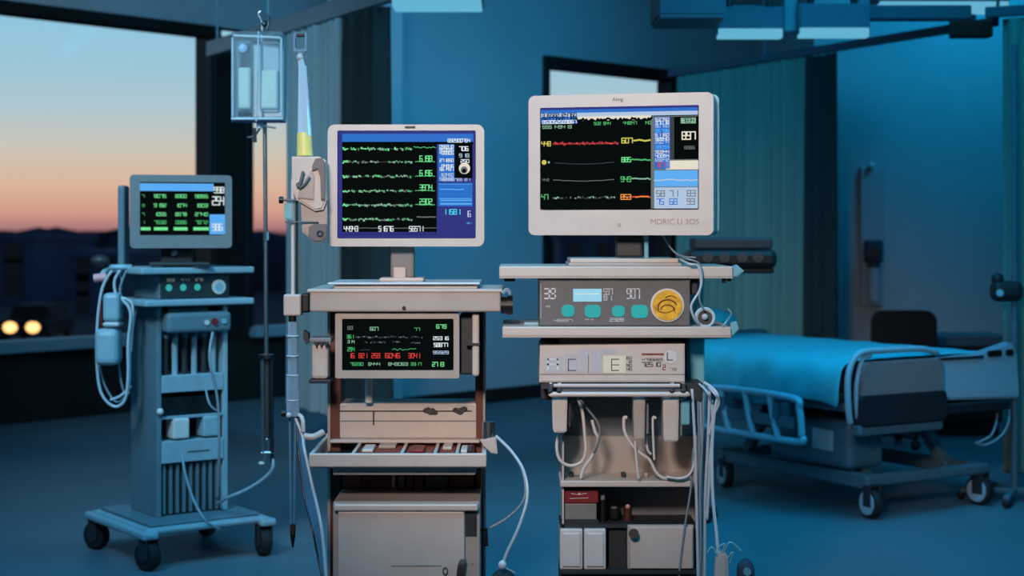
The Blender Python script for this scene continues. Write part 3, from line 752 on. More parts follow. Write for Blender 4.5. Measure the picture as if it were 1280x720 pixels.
# cabinet
yc = 5.04
b = MB(); b.box(X_(416, yc), X_(600, yc), yc, yc+.4, .14, Z_(627, yc), 'beige_dark', .006); cb = b.build('cabinet', cc)
b = MB(); b.box(X_(423, yc), X_(581, yc), yc-.02, yc-.001, .17, Z_(637, yc), 'beige', .006); 
b.box(X_(490, yc), X_(552, yc), yc-.0215, yc-.019, Z_(706, yc), Z_(705, yc), 'grey_mid'); b.build('door', cb)
b = MB(); b.box(X_(418, yc), X_(598, yc), yc-.03, yc+.02, Z_(637, yc), Z_(628, yc), 'beige', .006); b.build('cabinet_lip', cb)
b = MB(); b.box(X_(582, yc), X_(596, yc), yc-.004, yc+.01, Z_(670, yc), Z_(640, yc), 'charcoal'); b.build('side_window', cb)
b = MB(); b.torus((X_(557, yc), yc-.024, Z_(712, yc)), .009, .002, 'ink', sc=(.8, 1, 1.2)); b.build('latch', cb)
b = MB()
for k in range(4): b.tube([W(572+k*2.4, 720, yc-.02), W(574+k*2, 706, yc-.03), W(577+k*1.5, 700, yc-.02)], .004, 'ink')
b.build('cable_bundle', cb)
b = MB(); b.prism([(X_(604, yc), Z_(691, yc)), (X_(610, yc), Z_(691, yc)), (X_(608.5, yc), Z_(668, yc)), (X_(605.5, yc), Z_(668, yc))], yc+.1, yc+.12, 'black', .002); b.box(X_(600, yc), X_(606, yc), yc+.1, yc+.12, Z_(672, yc), Z_(669, yc), 'black'); b.build('hook', cb)
b = MB(); b.box(X_(405, 5.2), X_(612, 5.2), 4.98, 5.5, .1, .14, 'charcoal', .01); b.build('base', cc)
for a in (415, 602):
    for yy in (5.03, 5.44): caster(cc, Matrix.Identity(4), X_(a, 5.2), yy, .042, random.uniform(-1, 1), top=.102)
# clamp on the right with tubes
cl = thing('tube_clamp', 'metal and beige clamp fixed to the sorting tray end', 'clamp', (X_(611, 5.1), 5.12, Z_(562, 5.1)))
b = MB(); b.cyl(W(611, 548, 5.12), W(611, 527, 5.12), .021, 'metal', 24); b.build('cylinder', cl)
b = MB(); b.prism([(X_(600, 5.1), Z_(550, 5.1)), (X_(620, 5.1), Z_(546, 5.1)), (X_(622, 5.1), Z_(567, 5.1)), (X_(614, 5.1), Z_(566, 5.1)), (X_(606, 5.1), Z_(558, 5.1))], 5.09, 5.13, 'beige', .004); b.build('bracket', cl)
tb_ = thing('drip_tube', 'pair of thin white tubes curling down to a blue ball', 'tube', W(628, 708, 4.95))
b = MB(); b.tube([W(620, 545, 5.1), W(640, 565, 5.05), W(655, 590, 5.0), W(659, 622, 4.97), W(648, 660, 4.95), W(634, 690, 4.95), W(629, 704, 4.95)], .0052, 'tube'); b.build('thick_tube', tb_)
b = MB(); b.tube([W(622, 548, 5.1), W(645, 572, 5.06), W(656, 600, 5.03), W(654, 626, 5.05), W(636, 646, 5.1), W(612, 660, 5.14)], .0036, 'tube'); b.build('thin_tube', tb_)
b = MB(); b.ball(W(628, 706, 4.95), .013, 'white_plastic', (1, 1, 1.1)); b.cyl(W(630, 709, 4.95), W(644, 716, 4.95), .002, 'tube'); b.build('connector', tb_)
b = MB(); bc = W(629, 728, 5.0)
b.ball(bc, .042, 'curtain_dark', (1, .9, 1)); b.cyl((bc.x, bc.y, 0), (bc.x, bc.y, bc.z), .012, 'charcoal'); b.cyl((bc.x, bc.y, 0), (bc.x, bc.y, .02), .1, 'charcoal', 24)
b.single('weighted_stand', 'dark blue ball topped stand beside the middle cart', 'stand', (bc.x, bc.y, 0))
b = MB(); b.tube([W(603, 560, 5.2), W(602, 600, 5.2), W(600, 640, 5.2), W(598, 690, 5.16), W(590, 704, 5.03)], .002, 'tube_grey'); b.build('cable', cc)

# ------------------------------------------------------------------ left side of the middle cart: clamp, pole, pump holder, syringe
yp = 5.12
pl = thing('clamp_pole', 'slim metal pole clamped to the middle cart shelf end', 'pole', W(367, 395, yp))
b = MB(); b.pbox(354, 376, 368, 395, yp-.02, .06, 'beige', .006); b.build('clamp_block', pl)
b = MB(); b.cyl(W(366, 368, yp), W(366, 225, yp), .006, 'white_plastic'); b.cyl(W(371, 368, yp), W(371, 232, yp), .004, 'dark_metal'); b.cyl(W(373, 366, yp), W(373, 300, yp), .003, 'metal'); b.build('pole', pl)
b = MB(); b.cyl(W(365.5, 395, yp), W(365.5, 402, yp), .012, 'black'); b.cyl(W(366, 402, yp), W(366, 470, yp), .016, 'clear_tube', 20); b.cyl(W(366, 470, yp), W(366, 520, yp), .021, 'clear_tube', 20)
b.cyl(W(362, 402, yp), W(362, 520, yp), .003, 'tube'); b.cyl(W(371, 402, yp), W(371, 520, yp), .0025, 'tube_grey')
for q in (420, 445, 469, 500): b.torus(W(366, q, yp), .019, .003, 'tube', 'Z')
b.build('lower_sleeve', pl)
b = MB(); b.cyl(W(352, 516, yp), W(363, 516, yp), .012, 'black', 16); b.ball(W(361, 519, yp-.03), .009, 'white_plastic'); b.build('lock_knob', pl)
b = MB(); b.cyl(W(362, 520, yp), W(364, 662, yp), .0035, 'clear_blue', 10); b.cyl(W(369, 520, yp), W(368, 655, yp), .0035, 'clear_blue', 10); b.build('thin_rod', pl)
b = MB(); b.cyl(W(366, 655, yp), W(366, 668, yp), .009, 'wood_dark', 16); b.cyl(W(366, 668, yp), W(366, 684, yp), .009, 'black', 16, r2=.003); b.build('rod_tip', pl)
hp = thing('pump_holder', 'beige pump holder with grey lever on the slim pole', 'pump', W(385, 300, yp))
b = MB()
def P2(lst, Y): return [(X_(a, Y), Z_(c, Y)) for a, c in lst]
b.prism(P2([(366, 196), (400, 196), (408, 201), (409, 252), (405, 262), (395, 264), (372, 250), (366, 236)], yp), yp-.03, yp+.04, 'beige', .006); b.build('housing', hp)
b = MB(); b.prism(P2([(392, 208), (396, 199), (404, 198), (408, 204), (408, 250), (403, 250), (402, 222), (399, 212), (392, 214)], yp), yp-.042, yp-.028, 'grey_panel', .003); b.prism(P2([(376, 232), (392, 212), (395, 222), (394, 250), (374, 248)], yp), yp-.038, yp-.028, 'beige_dark', .003); b.build('cover', hp)
b = MB(); b.tube([W(379, 214, yp-.05), W(376, 226, yp-.05), W(374, 234, yp-.05)], .005, 'grey_panel'); b.tube([W(387, 221, yp-.05), W(381, 230, yp-.05), W(374, 235, yp-.05)], .004, 'grey_panel'); b.cyl(W(373, 231, yp-.05), W(373, 231, yp-.03), .008, 'grey_panel'); b.build('lever', hp)
b = MB(); b.prism(P2([(376, 252), (409, 252), (409, 296), (404, 303), (395, 303), (378, 290)], yp), yp-.01, yp+.03, 'beige_dark', .005); b.build('lower_arm', hp)
b = MB(); b.prism(P2([(387, 284), (394, 280), (409, 280), (409, 296), (404, 303), (394, 303), (387, 297)], yp), yp-.03, yp-.01, 'grey_panel', .005); b.torus(W(400, 292, yp-.032), .008, .003, 'charcoal'); b.build('thumb_wheel', hp)
b = MB(); b.cyl(W(351, 250, yp-.02), W(410, 251, yp-.02), .004, 'grey_panel'); b.cyl(W(349, 250, yp-.02), W(354, 250, yp-.02), .011, 'black', 16); b.build('clamp_bar', hp)
b = MB(); b.cyl(W(356, 277.5, yp-.02), W(398, 277.5, yp-.02), .0025, 'grey_panel'); b.build('clamp_rod', hp)
b = MB(); b.prism(P2([(356, 254), (367, 254), (367, 276), (356, 274)], yp), yp-.02, yp+.01, 'teal_plastic', .004); b.build('jaw', hp)
sy = thing('drip_chamber', 'long clear tapered drip chamber with yellow base and square hanging loop', 'drip chamber', W(381, 196, yp))
b = MB(); b.cyl(W(381, 170, yp), W(378, 82, yp), .024, 'clear_edge', 20, r2=.013, caps=False); b.cyl(W(381, 175, yp), W(378, 84, yp), .012, 'clear_plastic', 16, r2=.006); b.build('chamber', sy)
b = MB(); b.cyl(W(381, 195, yp), W(380.5, 166, yp), .026, 'yellow_cap', 22, r2=.024); b.build('base_cap', sy)
b = MB(); b.cyl(W(377, 83, yp), W(375, 66, yp), .011, 'clear_edge', 12, r2=.008); b.ball(W(375, 72, yp), .012, 'tube'); b.build('neck', sy)
b = MB(); ring_prism(b, rrect(X_(367, yp), X_(384, yp), Z_(65, yp), Z_(41, yp), .008, 3), rrect(X_(369.5, yp), X_(381.5, yp), Z_(61.5, yp), Z_(44.5, yp), .005, 3), yp-.01, yp+.01, 'clear_tube'); b.box(X_(371, yp), X_(381, yp), yp-.012, yp+.012, Z_(46, yp), Z_(42, yp), 'charcoal', .002); b.build('hanging_loop', sy)
# flat strap/hose
hs = thing('ribbed_hose', 'translucent flat hose sagging from the pole to the floor', 'hose', W(405, 719, 4.95))
b = MB(); 
L_ = [W(368, 520, yp), W(378, 545, 5.1), W(380, 560, 5.08), W(390, 605, 5.05), W(400, 650, 5.0), W(405, 690, 4.98), W(408, 735, 4.95), W(410, 800, 4.9)]
R_ = [W(372, 521, yp), W(372, 550, 5.1), W(374, 570, 5.08), W(380, 620, 5.05), W(390, 660, 5.0), W(398, 700, 4.98), W(404, 735, 4.95), W(407, 800, 4.9)]
t_ = bmesh.new(); a_ = [t_.verts.new(v) for v in L_]; c_ = [t_.verts.new(v) for v in R_]
for i in range(len(L_)-1): t_.faces.new((a_[i], a_[i+1], c_[i+1], c_[i]))
r_ = bmesh.ops.solidify(t_, geom=t_.faces[:], thickness=.004); b._add(t_, 'clear_blue'); b.build('film', hs)
b = MB(); b.tube(L_, .0055, 'tube'); b.build('white_edge', hs)
b = MB(); b.tube(R_, .0032, 'dark_metal'); b.build('dark_edge', hs)
b = MB(); b.tube([W(356, 515, 5.15), W(372, 518, yp), W(378, 524, 5.1), W(379, 540, 5.1)], .007, 'white_plastic'); b.build('elbow', hs)
b = MB(); b.tube([W(380, 545, 5.1), W(392, 546, 5.1), W(404, 540, 5.12)], .011, 'beige'); b.build('tray_arm', cc)
# side holder between pole and display
sh_ = thing('bottle_holder', 'beige holder with dark rim hanging beside the small black display', 'holder', W(402, 475, 5.14))
b = MB(); b.box(X_(391, 5.14), X_(412, 5.14), 5.1, 5.17, Z_(473, 5.14), Z_(428, 5.14), 'beige', .012); b.build('cup', sh_)
b = MB(); b.box(X_(389, 5.14), X_(416, 5.14), 5.09, 5.18, Z_(427, 5.14), Z_(421, 5.14), 'grey_mid', .004); 
for a in (396, 402, 408): b.prism([(X_(a-3, 5.1), Z_(427, 5.1)), (X_(a+3, 5.1), Z_(427, 5.1)), (X_(a, 5.1), Z_(434, 5.1))], 5.085, 5.1, 'charcoal')
b.build('rim', sh_)
b = MB(); b.box(X_(388, 5.14), X_(415, 5.14), 5.1, 5.17, Z_(478, 5.14), Z_(473, 5.14), 'charcoal', .003); b.build('bottom_plate', sh_)
b = MB(); b.prism(P2([(381, 412), (387, 416), (388, 428), (384, 430), (380, 422)], 5.14), 5.11, 5.15, 'charcoal', .003); b.cyl(W(386, 424, 5.13), W(392, 424, 5.13), .004, 'charcoal'); b.build('side_clip', sh_)

# ------------------------------------------------------------------ IV pole and bag (beside the far cart)
yv = 7.2
iv = thing('drip_pole', 'tall thin metal drip pole beside the far cart, twin hook on top', 'drip pole', W(333, 600, yv))
b = MB(); b.cyl(W(331, 150, yv), W(333, 443, yv), .0095, 'metal', 14); b.cyl(W(327, 40, yv+.08), W(329, 152, yv+.08), .006, 'metal'); b.cyl(W(329, 152, yv+.08), W(331, 150, yv), .008, 'metal'); b.cyl(W(333.5, 290, yv), W(333.5, 300, yv), .013, 'metal'); b.build('pole', iv)
b = MB(); b.tube([W(322, 36, yv+.08), W(324, 40, yv+.08), W(330, 41, yv+.08), W(334, 36, yv+.08), W(336, 22, yv+.08), W(332, 19, yv+.08)], .007, 'dark_metal'); b.tube([W(328, 40, yv+.08), W(327, 26, yv+.08), W(323, 18, yv+.08), W(326, 14, yv+.08)], .006, 'metal'); b.ball(W(331, 30, yv+.08), .016, 'dark_metal'); b.build('hook', iv)
b = MB(); b.cyl(W(333, 443, yv), W(333, 448, yv), .034, 'dark_metal', 18); 
b.cyl(W(328, 447, yv), W(329, 568, yv), .0085, 'metal', 12); b.cyl(W(339.5, 447, yv), W(340, 578, yv), .0085, 'dark_metal', 12); b.cyl(W(334, 447, yv+.01), W(334, 548, yv+.01), .013, 'charcoal', 12)
b.cyl(W(327, 566, yv), W(341, 566, yv), .008, 'metal'); b.build('counterweight', iv)
b = MB(); b.tube([W(334, 548, yv), W(335, 562, yv), W(330, 576, yv), W(324, 579, yv)], .006, 'metal'); b.ball(W(327, 579, yv), .012, 'white_plastic', (1.2, 1, .7)); b.build('valve', iv)
b = MB(); b.tube([W(340, 572, yv), W(341, 585, yv), W(330, 598, yv+.03), W(308, 612, yv+.06), W(285, 622, yv+.1), W(272, 630, 7.45)], .008, 'cart_blue'); b.build('support_arm', iv)
yb_ = 7.16
bg = thing('drip_bag', 'clear drip bottle pair half full of pale fluid hanging high', 'drip bag', W(325, 152, yb_))
b = MB()
x0, x1, z0, z1 = X_(292, yb_), X_(356, yb_), Z_(153, yb_), Z_(41, yb_)
b.prism(rrect(x0, x1, z0, z1, .012, 4), yb_-.06, yb_+.06, 'clear_plastic', .012); b.build('outer_shell', bg)
b = MB()
for a in (x0+.006, x1-.006): 
    for yy in (yb_-.058, yb_+.055): b.cyl((a, yy, z0+.02), (a, yy, z1-.03), .006, 'tube', 10)
b.cyl((x0, yb_-.058, z0+.012), (x1, yb_-.058, z0+.012), .006, 'tube'); b.cyl((x0+.01, yb_-.058, z1-.02), (x1-.01, yb_-.058, z1-.03), .006, 'tube')
b.cyl((X_(323, yb_), yb_-.062, z0), (X_(326, yb_), yb_-.062, z1), .004, 'tube'); b.build('shell_rib', bg)
for a, c in ((298, 316), (326, 350)):
    b = MB(); b.box(X_(a, yb_), X_(c, yb_), yb_-.04, yb_+.04, Z_(141, yb_), Z_(52, yb_), 'clear_plastic', .014); cp = b.build('bottle', bg)
    b = MB(); b.box(X_(a+1, yb_), X_(c-1, yb_), yb_-.036, yb_+.036, Z_(137, yb_), Z_(88 if a > 310 else 85, yb_), 'fluid', .01); b.build('fluid', cp)
b = MB(); b.ball((X_(306, yb_), yb_-.05, Z_(62, yb_)), .02, 'clear_edge', (1, .3, 1)); b.build('port', bg)
b = MB(); b.prism([(x0, z0), (x1, z0), (x1-.01, z0+.022), (x0+.01, z0+.022)], yb_-.05, yb_+.05, 'clear_blue', .004); b.build('base_plate', bg)
b = MB(); b.cyl((X_(325, yb_), yb_, z1-.002), (X_(328, yb_), yb_+.12, Z_(34, yb_)), .005, 'metal'); b.build('hanger_loop', bg)
b = MB(); b.cyl(W(325, 152, yb_), W(325, 161, yb_), .016, 'clear_edge', 14); b.cyl(W(325, 157, yb_-.01), W(345, 160, yb_-.01), .004, 'tube_grey'); b.tube([W(325, 160, yb_), W(318, 170, yb_), W(309, 172, yb_)], .005, 'dark_metal'); b.cyl(W(318, 160, yb_), W(319, 178, yb_), .008, 'charcoal'); b.build('valve', bg)

# ------------------------------------------------------------------ far cart (turned)
rotc = math.radians(36)
fc = thing('equipment_cart', 'far blue-grey cart on four black castors near the window', 'cart', (-1.56, 7.5, 0), rotc)
T = frame_of(fc)
zf = lambda py: H-(py-HZ)/266.7
b = MB(T); t_out = [(-.3, -.32), (.3, -.32), (.3, .32), (-.3, .32)]
b.box(-.30, .30, -.32, .32, .155, .185, 'cart_blue', .012); b.box(-.27, .27, -.29, .29, .185, .2, 'cart_blue_dark', .006); b.build('base', fc)
b = MB(T)
for sx in (-1, 1): b.box(sx*.29-.04, sx*.29+.04, -.35, .35, .14, .175, 'cart_blue', .012)
b.build('base_rail', fc)
for sx in (-1, 1):
    for sy_ in (-1, 1): caster(fc, T, sx*.285, sy_*.3, .066, random.uniform(-.9, .9), w=.055, top=.15)
cw, cd = .165, .15
b = MB(T)
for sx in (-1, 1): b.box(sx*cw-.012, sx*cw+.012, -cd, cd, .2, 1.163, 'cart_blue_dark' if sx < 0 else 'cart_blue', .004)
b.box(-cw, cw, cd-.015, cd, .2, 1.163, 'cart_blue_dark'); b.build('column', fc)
b = MB(T); b.box(-cw+.012, cw-.012, -cd-.004, cd, zf(486), zf(465), 'cart_blue', .004); b.build('front_plate', fc)
b = MB(T); b.box(-cw+.012, cw-.012, -cd-.004, cd, zf(572), zf(545), 'cart_blue', .004); b.box(-.03, .08, -cd-.007, -cd, zf(560), zf(559), 'charcoal'); b.build('front_plate', fc)
b = MB(T); b.box(-cw+.012, cw-.012, -cd+.02, cd, zf(515), zf(492), 'black', .004); b.box(-cw+.012, cw-.012, -cd, cd-.02, zf(518), zf(515), 'cart_blue'); b.build('slot', fc)
b = MB(T); b.box(-cw+.012, cw-.012, -cd+.03, -cd+.04, .2, zf(572), 'charcoal')
for k in range(9): b.box(-.14+k*.033, -.128+k*.033, -cd+.015, -cd+.03, .21, zf(575), 'cart_blue_dark')
b.build('vent_grille', fc)
for i, (a, c, m_) in enumerate(((-.1, -.02, 'white_plastic'), (.05, .13, 'cart_blue'))):
    b = MB(T); b.box(a, c, -cd-.01, -cd+.08, zf(543), zf(518), m_, .008); b.build('drawer', fc)
b = MB(T); b.ball((-cw-.0, -cd-.01, zf(508)), .016, 'white_plastic'); b.build('knob', fc)
for (za, zb, dx) in ((1.309, 1.339, .02), (1.163, 1.193, .0)):
    b = MB(T); b.box(-.26-dx, .28, -.22, .21, za, zb, 'cart_blue', .008); b.build('shelf', fc)
for k in range(6):
    b = MB(T); xx = -.12+k*.048; b.cyl((xx, -.11, zf(465)), (xx, -.11, zf(416)), .014, 'cart_blue' if k % 2 else 'charcoal', 12); b.cyl((xx, -.11, zf(420)), (xx, -.11, zf(412)), .018, 'cart_blue_dark', 12); b.build('gas_tube', fc)
# push handle with grip
b = MB(); b.tube([W(160, 334, 7.4), W(135, 336, 7.3), W(126, 345, 7.28)], .011, 'teal_plastic'); b.tube([W(133, 334, 7.3), W(165, 334, 7.3)], .013, 'bed_rail', sub=1); hd = b.build('handle', fc)
b = MB(); b.ball(W(125, 326, 7.28), .04, 'charcoal', (1.1, .9, .75)); b.build('grip', hd)
b = MB(); b.cyl(W(118, 348, 7.28), W(134, 346, 7.28), .02, 'pink_plastic', 16); b.build('grip_button', hd)
# device on shelf
dv = thing('infusion_unit', 'blue-grey infusion unit with white dial on the far cart', 'infusion unit', T @ Vector((0, 0, 1.193)), rotc)
b = MB(T); b.box(-.175, .175, -.17, .13, 1.1935, 1.302, 'cart_blue_dark', .006); b.box(-.17, .17, -.176, -.168, 1.198, 1.298, 'charcoal', .003); b.build('housing', dv)
b = MB(T); b.cyl((.115, -.178, 1.246), (.115, -.186, 1.246), .034, 'white_plastic', 24); b.cyl((.115, -.186, 1.246), (.115, -.189, 1.246), .02, 'bed_rail', 24); b.build('dial', dv)
b = MB(T)
for k, xx in enumerate((-.13, -.06, .01)): b.disc(xx, 1.246, .016, -.1775, 'g_teal')
for k in range(3): glyphs(b, -.14+k*.07, -.1+k*.07, 1.275, 1.286, -.1775, 'g_grey', n=3)
b.build('button', dv)
b = MB(T)
d2 = thing('pump_module', 'rounded pump module under the lower shelf of the far cart', 'pump', T @ Vector((0, -.02, zf(414))), rotc)
b.box(-.15, .17, -.21, .1, zf(413), zf(388), 'cart_blue_dark', .02, 3); b.box(-.1, .1, -.1, .1, zf(389), 1.163, 'cart_blue_dark'); b.build('housing', d2)
b = MB(T); b.cyl((.08, -.212, zf(400)), (.08, -.22, zf(400)), .016, 'red_box', 18); b.cyl((.04, -.212, zf(401)), (.04, -.218, zf(401)), .012, 'white_plastic', 18); b.cyl((.125, -.212, zf(400)), (.125, -.218, zf(400)), .012, 'teal_plastic', 18); b.build('button', d2)
# monitor on top
rm = math.radians(14); YM = 7.3; s = YM/F
tm = thing('patient_monitor', 'small far monitor with green number columns near the window', 'monitor', W(226, 334, YM)+Vector((0, .05, .0)), rm)
T = Matrix.Translation(W(226, 310, YM)) @ Matrix.Rotation(rm, 4, 'Z') @ Matrix.Diagonal((1.0, 1, 1, 1))
mx = lambda px: (px-226)*s
mz = lambda py: (310-py)*s
b = MB(T); outer = rrect(mx(164), mx(288.5), 0, mz(219), .018, 5); inner = rrect(mx(176), mx(280), mz(294), mz(228), .004, 5)
ring_prism(b, outer, inner, -.034, .02, 'grey_mid'); b.prism(outer, .0, .05, 'grey_mid', .005); b.build('bezel', tm)
b = MB(T); b.prism(rrect(mx(168), mx(284), .01, mz(222), .018, 5), .05, .13, 'cart_blue_dark', .01); b.build('rear_housing', tm)
b = MB(T); b.prism(rrect(mx(175.5), mx(280.5), mz(294.5), mz(227.5), .003), -.026, -.015, 'screen_black')
y = -.0265
b.rect(mx(176), mx(266), mz(239), mz(229.5), y, 'g_sky')
for r_i, py in enumerate((245.5, 257, 268, 278)):
    for j, (a, c) in enumerate(((193, 208), (219, 233), (243, 259))):
        glyphs(b, mx(a), mx(c), mz(py+1.8), mz(py-2), y, 'g_bright' if r_i < 3 else 'g_green', n=4, w=s*(1.6 if r_i < 3 else .9))
    glyphs(b, mx(178), mx(182), mz(py+1.5), mz(py-1.5), y, 'g_green', n=1)
for a, c in ((177, 189), (193, 210), (217, 234), (241, 260)): b.rect(mx(a), mx(c), mz(288), mz(284), y, 'g_bright')
glyphs(b, mx(266), mx(279), mz(241), mz(234), y-.0006, 'g_white', n=3, w=s*2); glyphs(b, mx(264), mx(279), mz(256), mz(246), y-.0006, 'g_white', n=3, w=s*2.4)
b.rect(mx(261), mx(280), mz(293), mz(268), y, 'g_sky'); glyphs(b, mx(264), mx(277), mz(288), mz(280), y-.0006, 'g_white', n=3, w=s*1)
b.build('screen', tm)
b = MB(T); b.box(mx(202), mx(242), .03, .09, mz(334), .03, 'charcoal', .01); b.box(mx(188), mx(262), -.02, .13, mz(332.5), mz(328), 'charcoal', .006); nk = b.build('neck', tm)
b = MB(T); b.ball((mx(218), .02, mz(316)), .016, 'grey_mid'); b.build('knob', nk)
b = MB(); b.box(X_(150, 7.45), X_(159, 7.45), 7.4, 7.5, Z_(336, 7.45), Z_(232, 7.45), 'cart_blue_dark', .01); b.build('side_post', fc)
# hanging pumps and cables on the far cart
b = MB(); b.box(X_(131, 7.25), X_(152, 7.25), 7.2, 7.3, Z_(402, 7.25), Z_(366, 7.25), 'cart_blue', .02, 3); b.box(X_(131, 7.25), X_(152, 7.25), 7.2, 7.3, Z_(408, 7.25), Z_(402, 7.25), 'label_blue', .01)
b.box(X_(121, 7.25), X_(151, 7.25), 7.19, 7.31, Z_(456, 7.25), Z_(410, 7.25), 'cart_blue', .03, 3); b.build('hanging_holder', fc)
for i, pts in enumerate([
    [(140, 338), (128, 360), (122, 400), (121, 450), (126, 490), (142, 508), (156, 500), (160, 470), (160, 430), (163, 390), (150, 372)],
    [(150, 338), (143, 352), (146, 370), (158, 374), (166, 385), (162, 430), (161, 480), (152, 494), (138, 500)],
    [(158, 338), (150, 360), (152, 372)], [(146, 338), (152, 350), (148, 372), (140, 372)],
    [(124, 455), (130, 480), (146, 503), (162, 490)], [(150, 400), (148, 450), (155, 490), (164, 482)],
    [(172, 380), (166, 410), (164, 440)], [(133, 338), (126, 370), (127, 410)]]):
    b = MB(); b.tube([W(a, c, 7.24+.012*i) for a, c in pts], .007 if i < 2 else .0055, 'tube' if i in (0, 1) else 'tube_grey' if i != 7 else 'red_box'); b.build('cable', fc)
b = MB(); b.tube([W(228, 568, 7.25), W(231, 590, 7.2), W(242, 625, 7.1), W(258, 652, 7.05), W(275, 662, 7.1)], .0065, 'tube_grey'); b.build('cable', fc)
b = MB(); b.tube([W(266, 415, 7.25), W(262, 450, 7.2), W(272, 500, 7.22), W(274, 560, 7.22), W(272, 625, 7.3)], .0065, 'tube_grey'); b.build('cable', fc)
b = MB(); b.tube([W(256, 480, 7.25), W(262, 505, 7.2), W(274, 515, 7.22)], .005, 'tube_grey'); b.build('cable', fc)

# ------------------------------------------------------------------ right cart
rc = thing('equipment_cart', 'cart carrying the widest monitor, with hanging modules and looped cords', 'cart', (X_(785, 5.3), 5.3, 0))
ys = 5.04
def shelf_(a, c, p0, p1, ys, dep=.42):
    b = MB(); b.pbox(a, c, p0, p1, ys, dep, 'beige', .004); b.box(X_(a, ys), X_(c, ys), ys-.001, ys+dep-.01, Z_(p1+2, ys), Z_(p1-1, ys), 'beige_dark'); return b.build('shelf', rc)
s1 = shelf_(624, 916, 333, 346, ys); s2 = shelf_(628, 914, 408.5, 420, ys)
b = MB(); b.prism(P2([(916, 334), (922, 331), (931, 339), (922, 346), (916, 346)], ys), ys+.01, ys+.06, 'teal_plastic', .003); b.build('end_cap', s1)
b = MB(); b.prism(P2([(914, 404), (922, 402), (924, 412), (917, 420), (914, 420)], ys), ys+.01, ys+.06, 'teal_plastic', .003); b.tube([W(903, 408, ys), W(908, 402, ys), W(914, 392, ys+.1), W(910, 386, ys+.15)], .003, 'bed_rail'); b.build('end_cap', s2)
b = MB(); b.box(X_(630, ys), X_(644, ys), ys+.02, ys+.05, Z_(352, ys), Z_(347.5, ys), 'black', .003); b.box(X_(905, ys), X_(909, ys), ys+.02, ys+.05, Z_(354, ys), Z_(347.5, ys), 'black'); b.box(X_(911, ys), X_(915, ys), ys+.02, ys+.05, Z_(352, ys), Z_(347.5, ys), 'black'); b.build('shelf_foot', s1)
b = MB(); b.box(X_(655, ys), X_(674, ys), ys+.05, ys+.12, Z_(408.5, ys), Z_(404, ys), 'bed_rail', .004); b.build('shelf_block', s2)
b = MB(); zt = Z_(333, ys)
b.box(X_(711, 5.07), X_(852, 5.07), 5.07, 5.4, zt, Z_(328.6, 5.07), 'beige_dark', .003); b.box(X_(713, 5.08), X_(848, 5.08), 5.08, 5.4, Z_(328.5, 5.08), Z_(323, 5.1), 'beige', .003); b.build('top_plate', rc)
# frame column behind shelves
b = MB(); b.box(X_(676, 5.3), X_(860, 5.3), 5.3, 5.36, Z_(500, 5.3), Z_(347, 5.3), 'charcoal', .004); b.box(X_(702, 5.3), X_(868, 5.3), 5.3, 5.36, .12, Z_(500, 5.3), 'charcoal'); b.build('back_column', rc)
b = MB(); b.box(X_(862, 5.2), X_(881, 5.2), 5.2, 5.26, Z_(500, 5.2), Z_(346, 5.2), 'teal_plastic', .006); b.build('side_post', rc)
# infusion unit
yi = 5.06
iu = thing('infusion_unit', 'dark grey infusion unit with big yellow dial between two shelves', 'infusion unit', (X_(770, yi), yi+.1, Z_(408, yi)))
b = MB(); b.pbox(674, 863, 350, 407.5, yi, .26, 'grey_panel', .005); b.pbox(674, 863, 349, 351.5, yi-.002, .02, 'beige_dark', .001); b.build('housing', iu)
b = MB(); b.disc(X_(834, yi), Z_(381.5, yi), .0525, yi-.0012, 'white_plastic', 36); b.cyl((X_(834, yi), yi, Z_(381.5, yi)), (X_(834, yi), yi-.006, Z_(381.5, yi)), .053, 'white_plastic', 40); b.cyl((X_(834, yi), yi-.005, Z_(381.5, yi)), (X_(834, yi), yi-.010, Z_(381.5, yi)), .0475, 'yellow_dial', 40)
random.seed(3)
def arc(cx, cz, r, a0, a1, w, m_, yy):
    pts = [(cx+r*math.cos(math.radians(a0+(a1-a0)*k/10)), cz+r*.8*math.sin(math.radians(a0+(a1-a0)*k/10))) for k in range(11)]; b.ribbon(pts, w, yy, m_)
arc(X_(834, yi), Z_(384, yi), .030, 20, 200, .005, 'orange_mark', yi-.0106); arc(X_(834, yi), Z_(388, yi), .022, -10, 170, .004, 'orange_mark', yi-.0106); arc(X_(831, yi), Z_(380, yi), .034, 200, 330, .003, 'orange_mark', yi-.0106); arc(X_(838, yi), Z_(376, yi), .02, 30, 150, .003, 'orange_mark', yi-.0106)
b.build('dial', iu)
b = MB(); b.prism(P2([(716.5, 361), (752, 361), (752, 377), (716.5, 377)], yi), yi-.002, yi+.004, 'g_lcd', .001); b.rect(X_(719, yi), X_(749, yi), Z_(368, yi), Z_(367, yi), yi-.0026, 'g_white'); b.build('display', iu)
for (a, c, p0, p1) in ((702, 718, 381, 396), (731, 751, 381, 397), (765, 781, 382, 396), (789, 810, 381, 397.5)):
    b = MB(); b.prism(rrect(X_(a, yi), X_(c, yi), Z_(p1, yi), Z_(p0, yi), .014, 3), yi-.004, yi+.002, 'g_teal', .001); b.build('button', iu)
b = MB(); y = yi-.0008
def GG(a, c, p0, p1, n, m_='pale_ink', w=None): glyphs(b, X_(a, yi), X_(c, yi), Z_(p1, yi), Z_(p0, yi), y, m_, n=n, w=w)
GG(680, 695, 361, 373, 2); GG(682, 688, 382, 384, 2); GG(754, 766, 361, 368, 3); GG(754, 765, 370, 375, 2); GG(783, 800, 361, 373, 3); GG(692, 716, 399, 402, 5); GG(731, 742, 398.5, 400, 4); GG(762, 780, 397.5, 401.5, 4)
b.ribbon([(X_(676, yi), Z_(398, yi)), (X_(676, yi), Z_(354, yi))], .0012, y, 'pale_ink'); b.build('marking', iu)
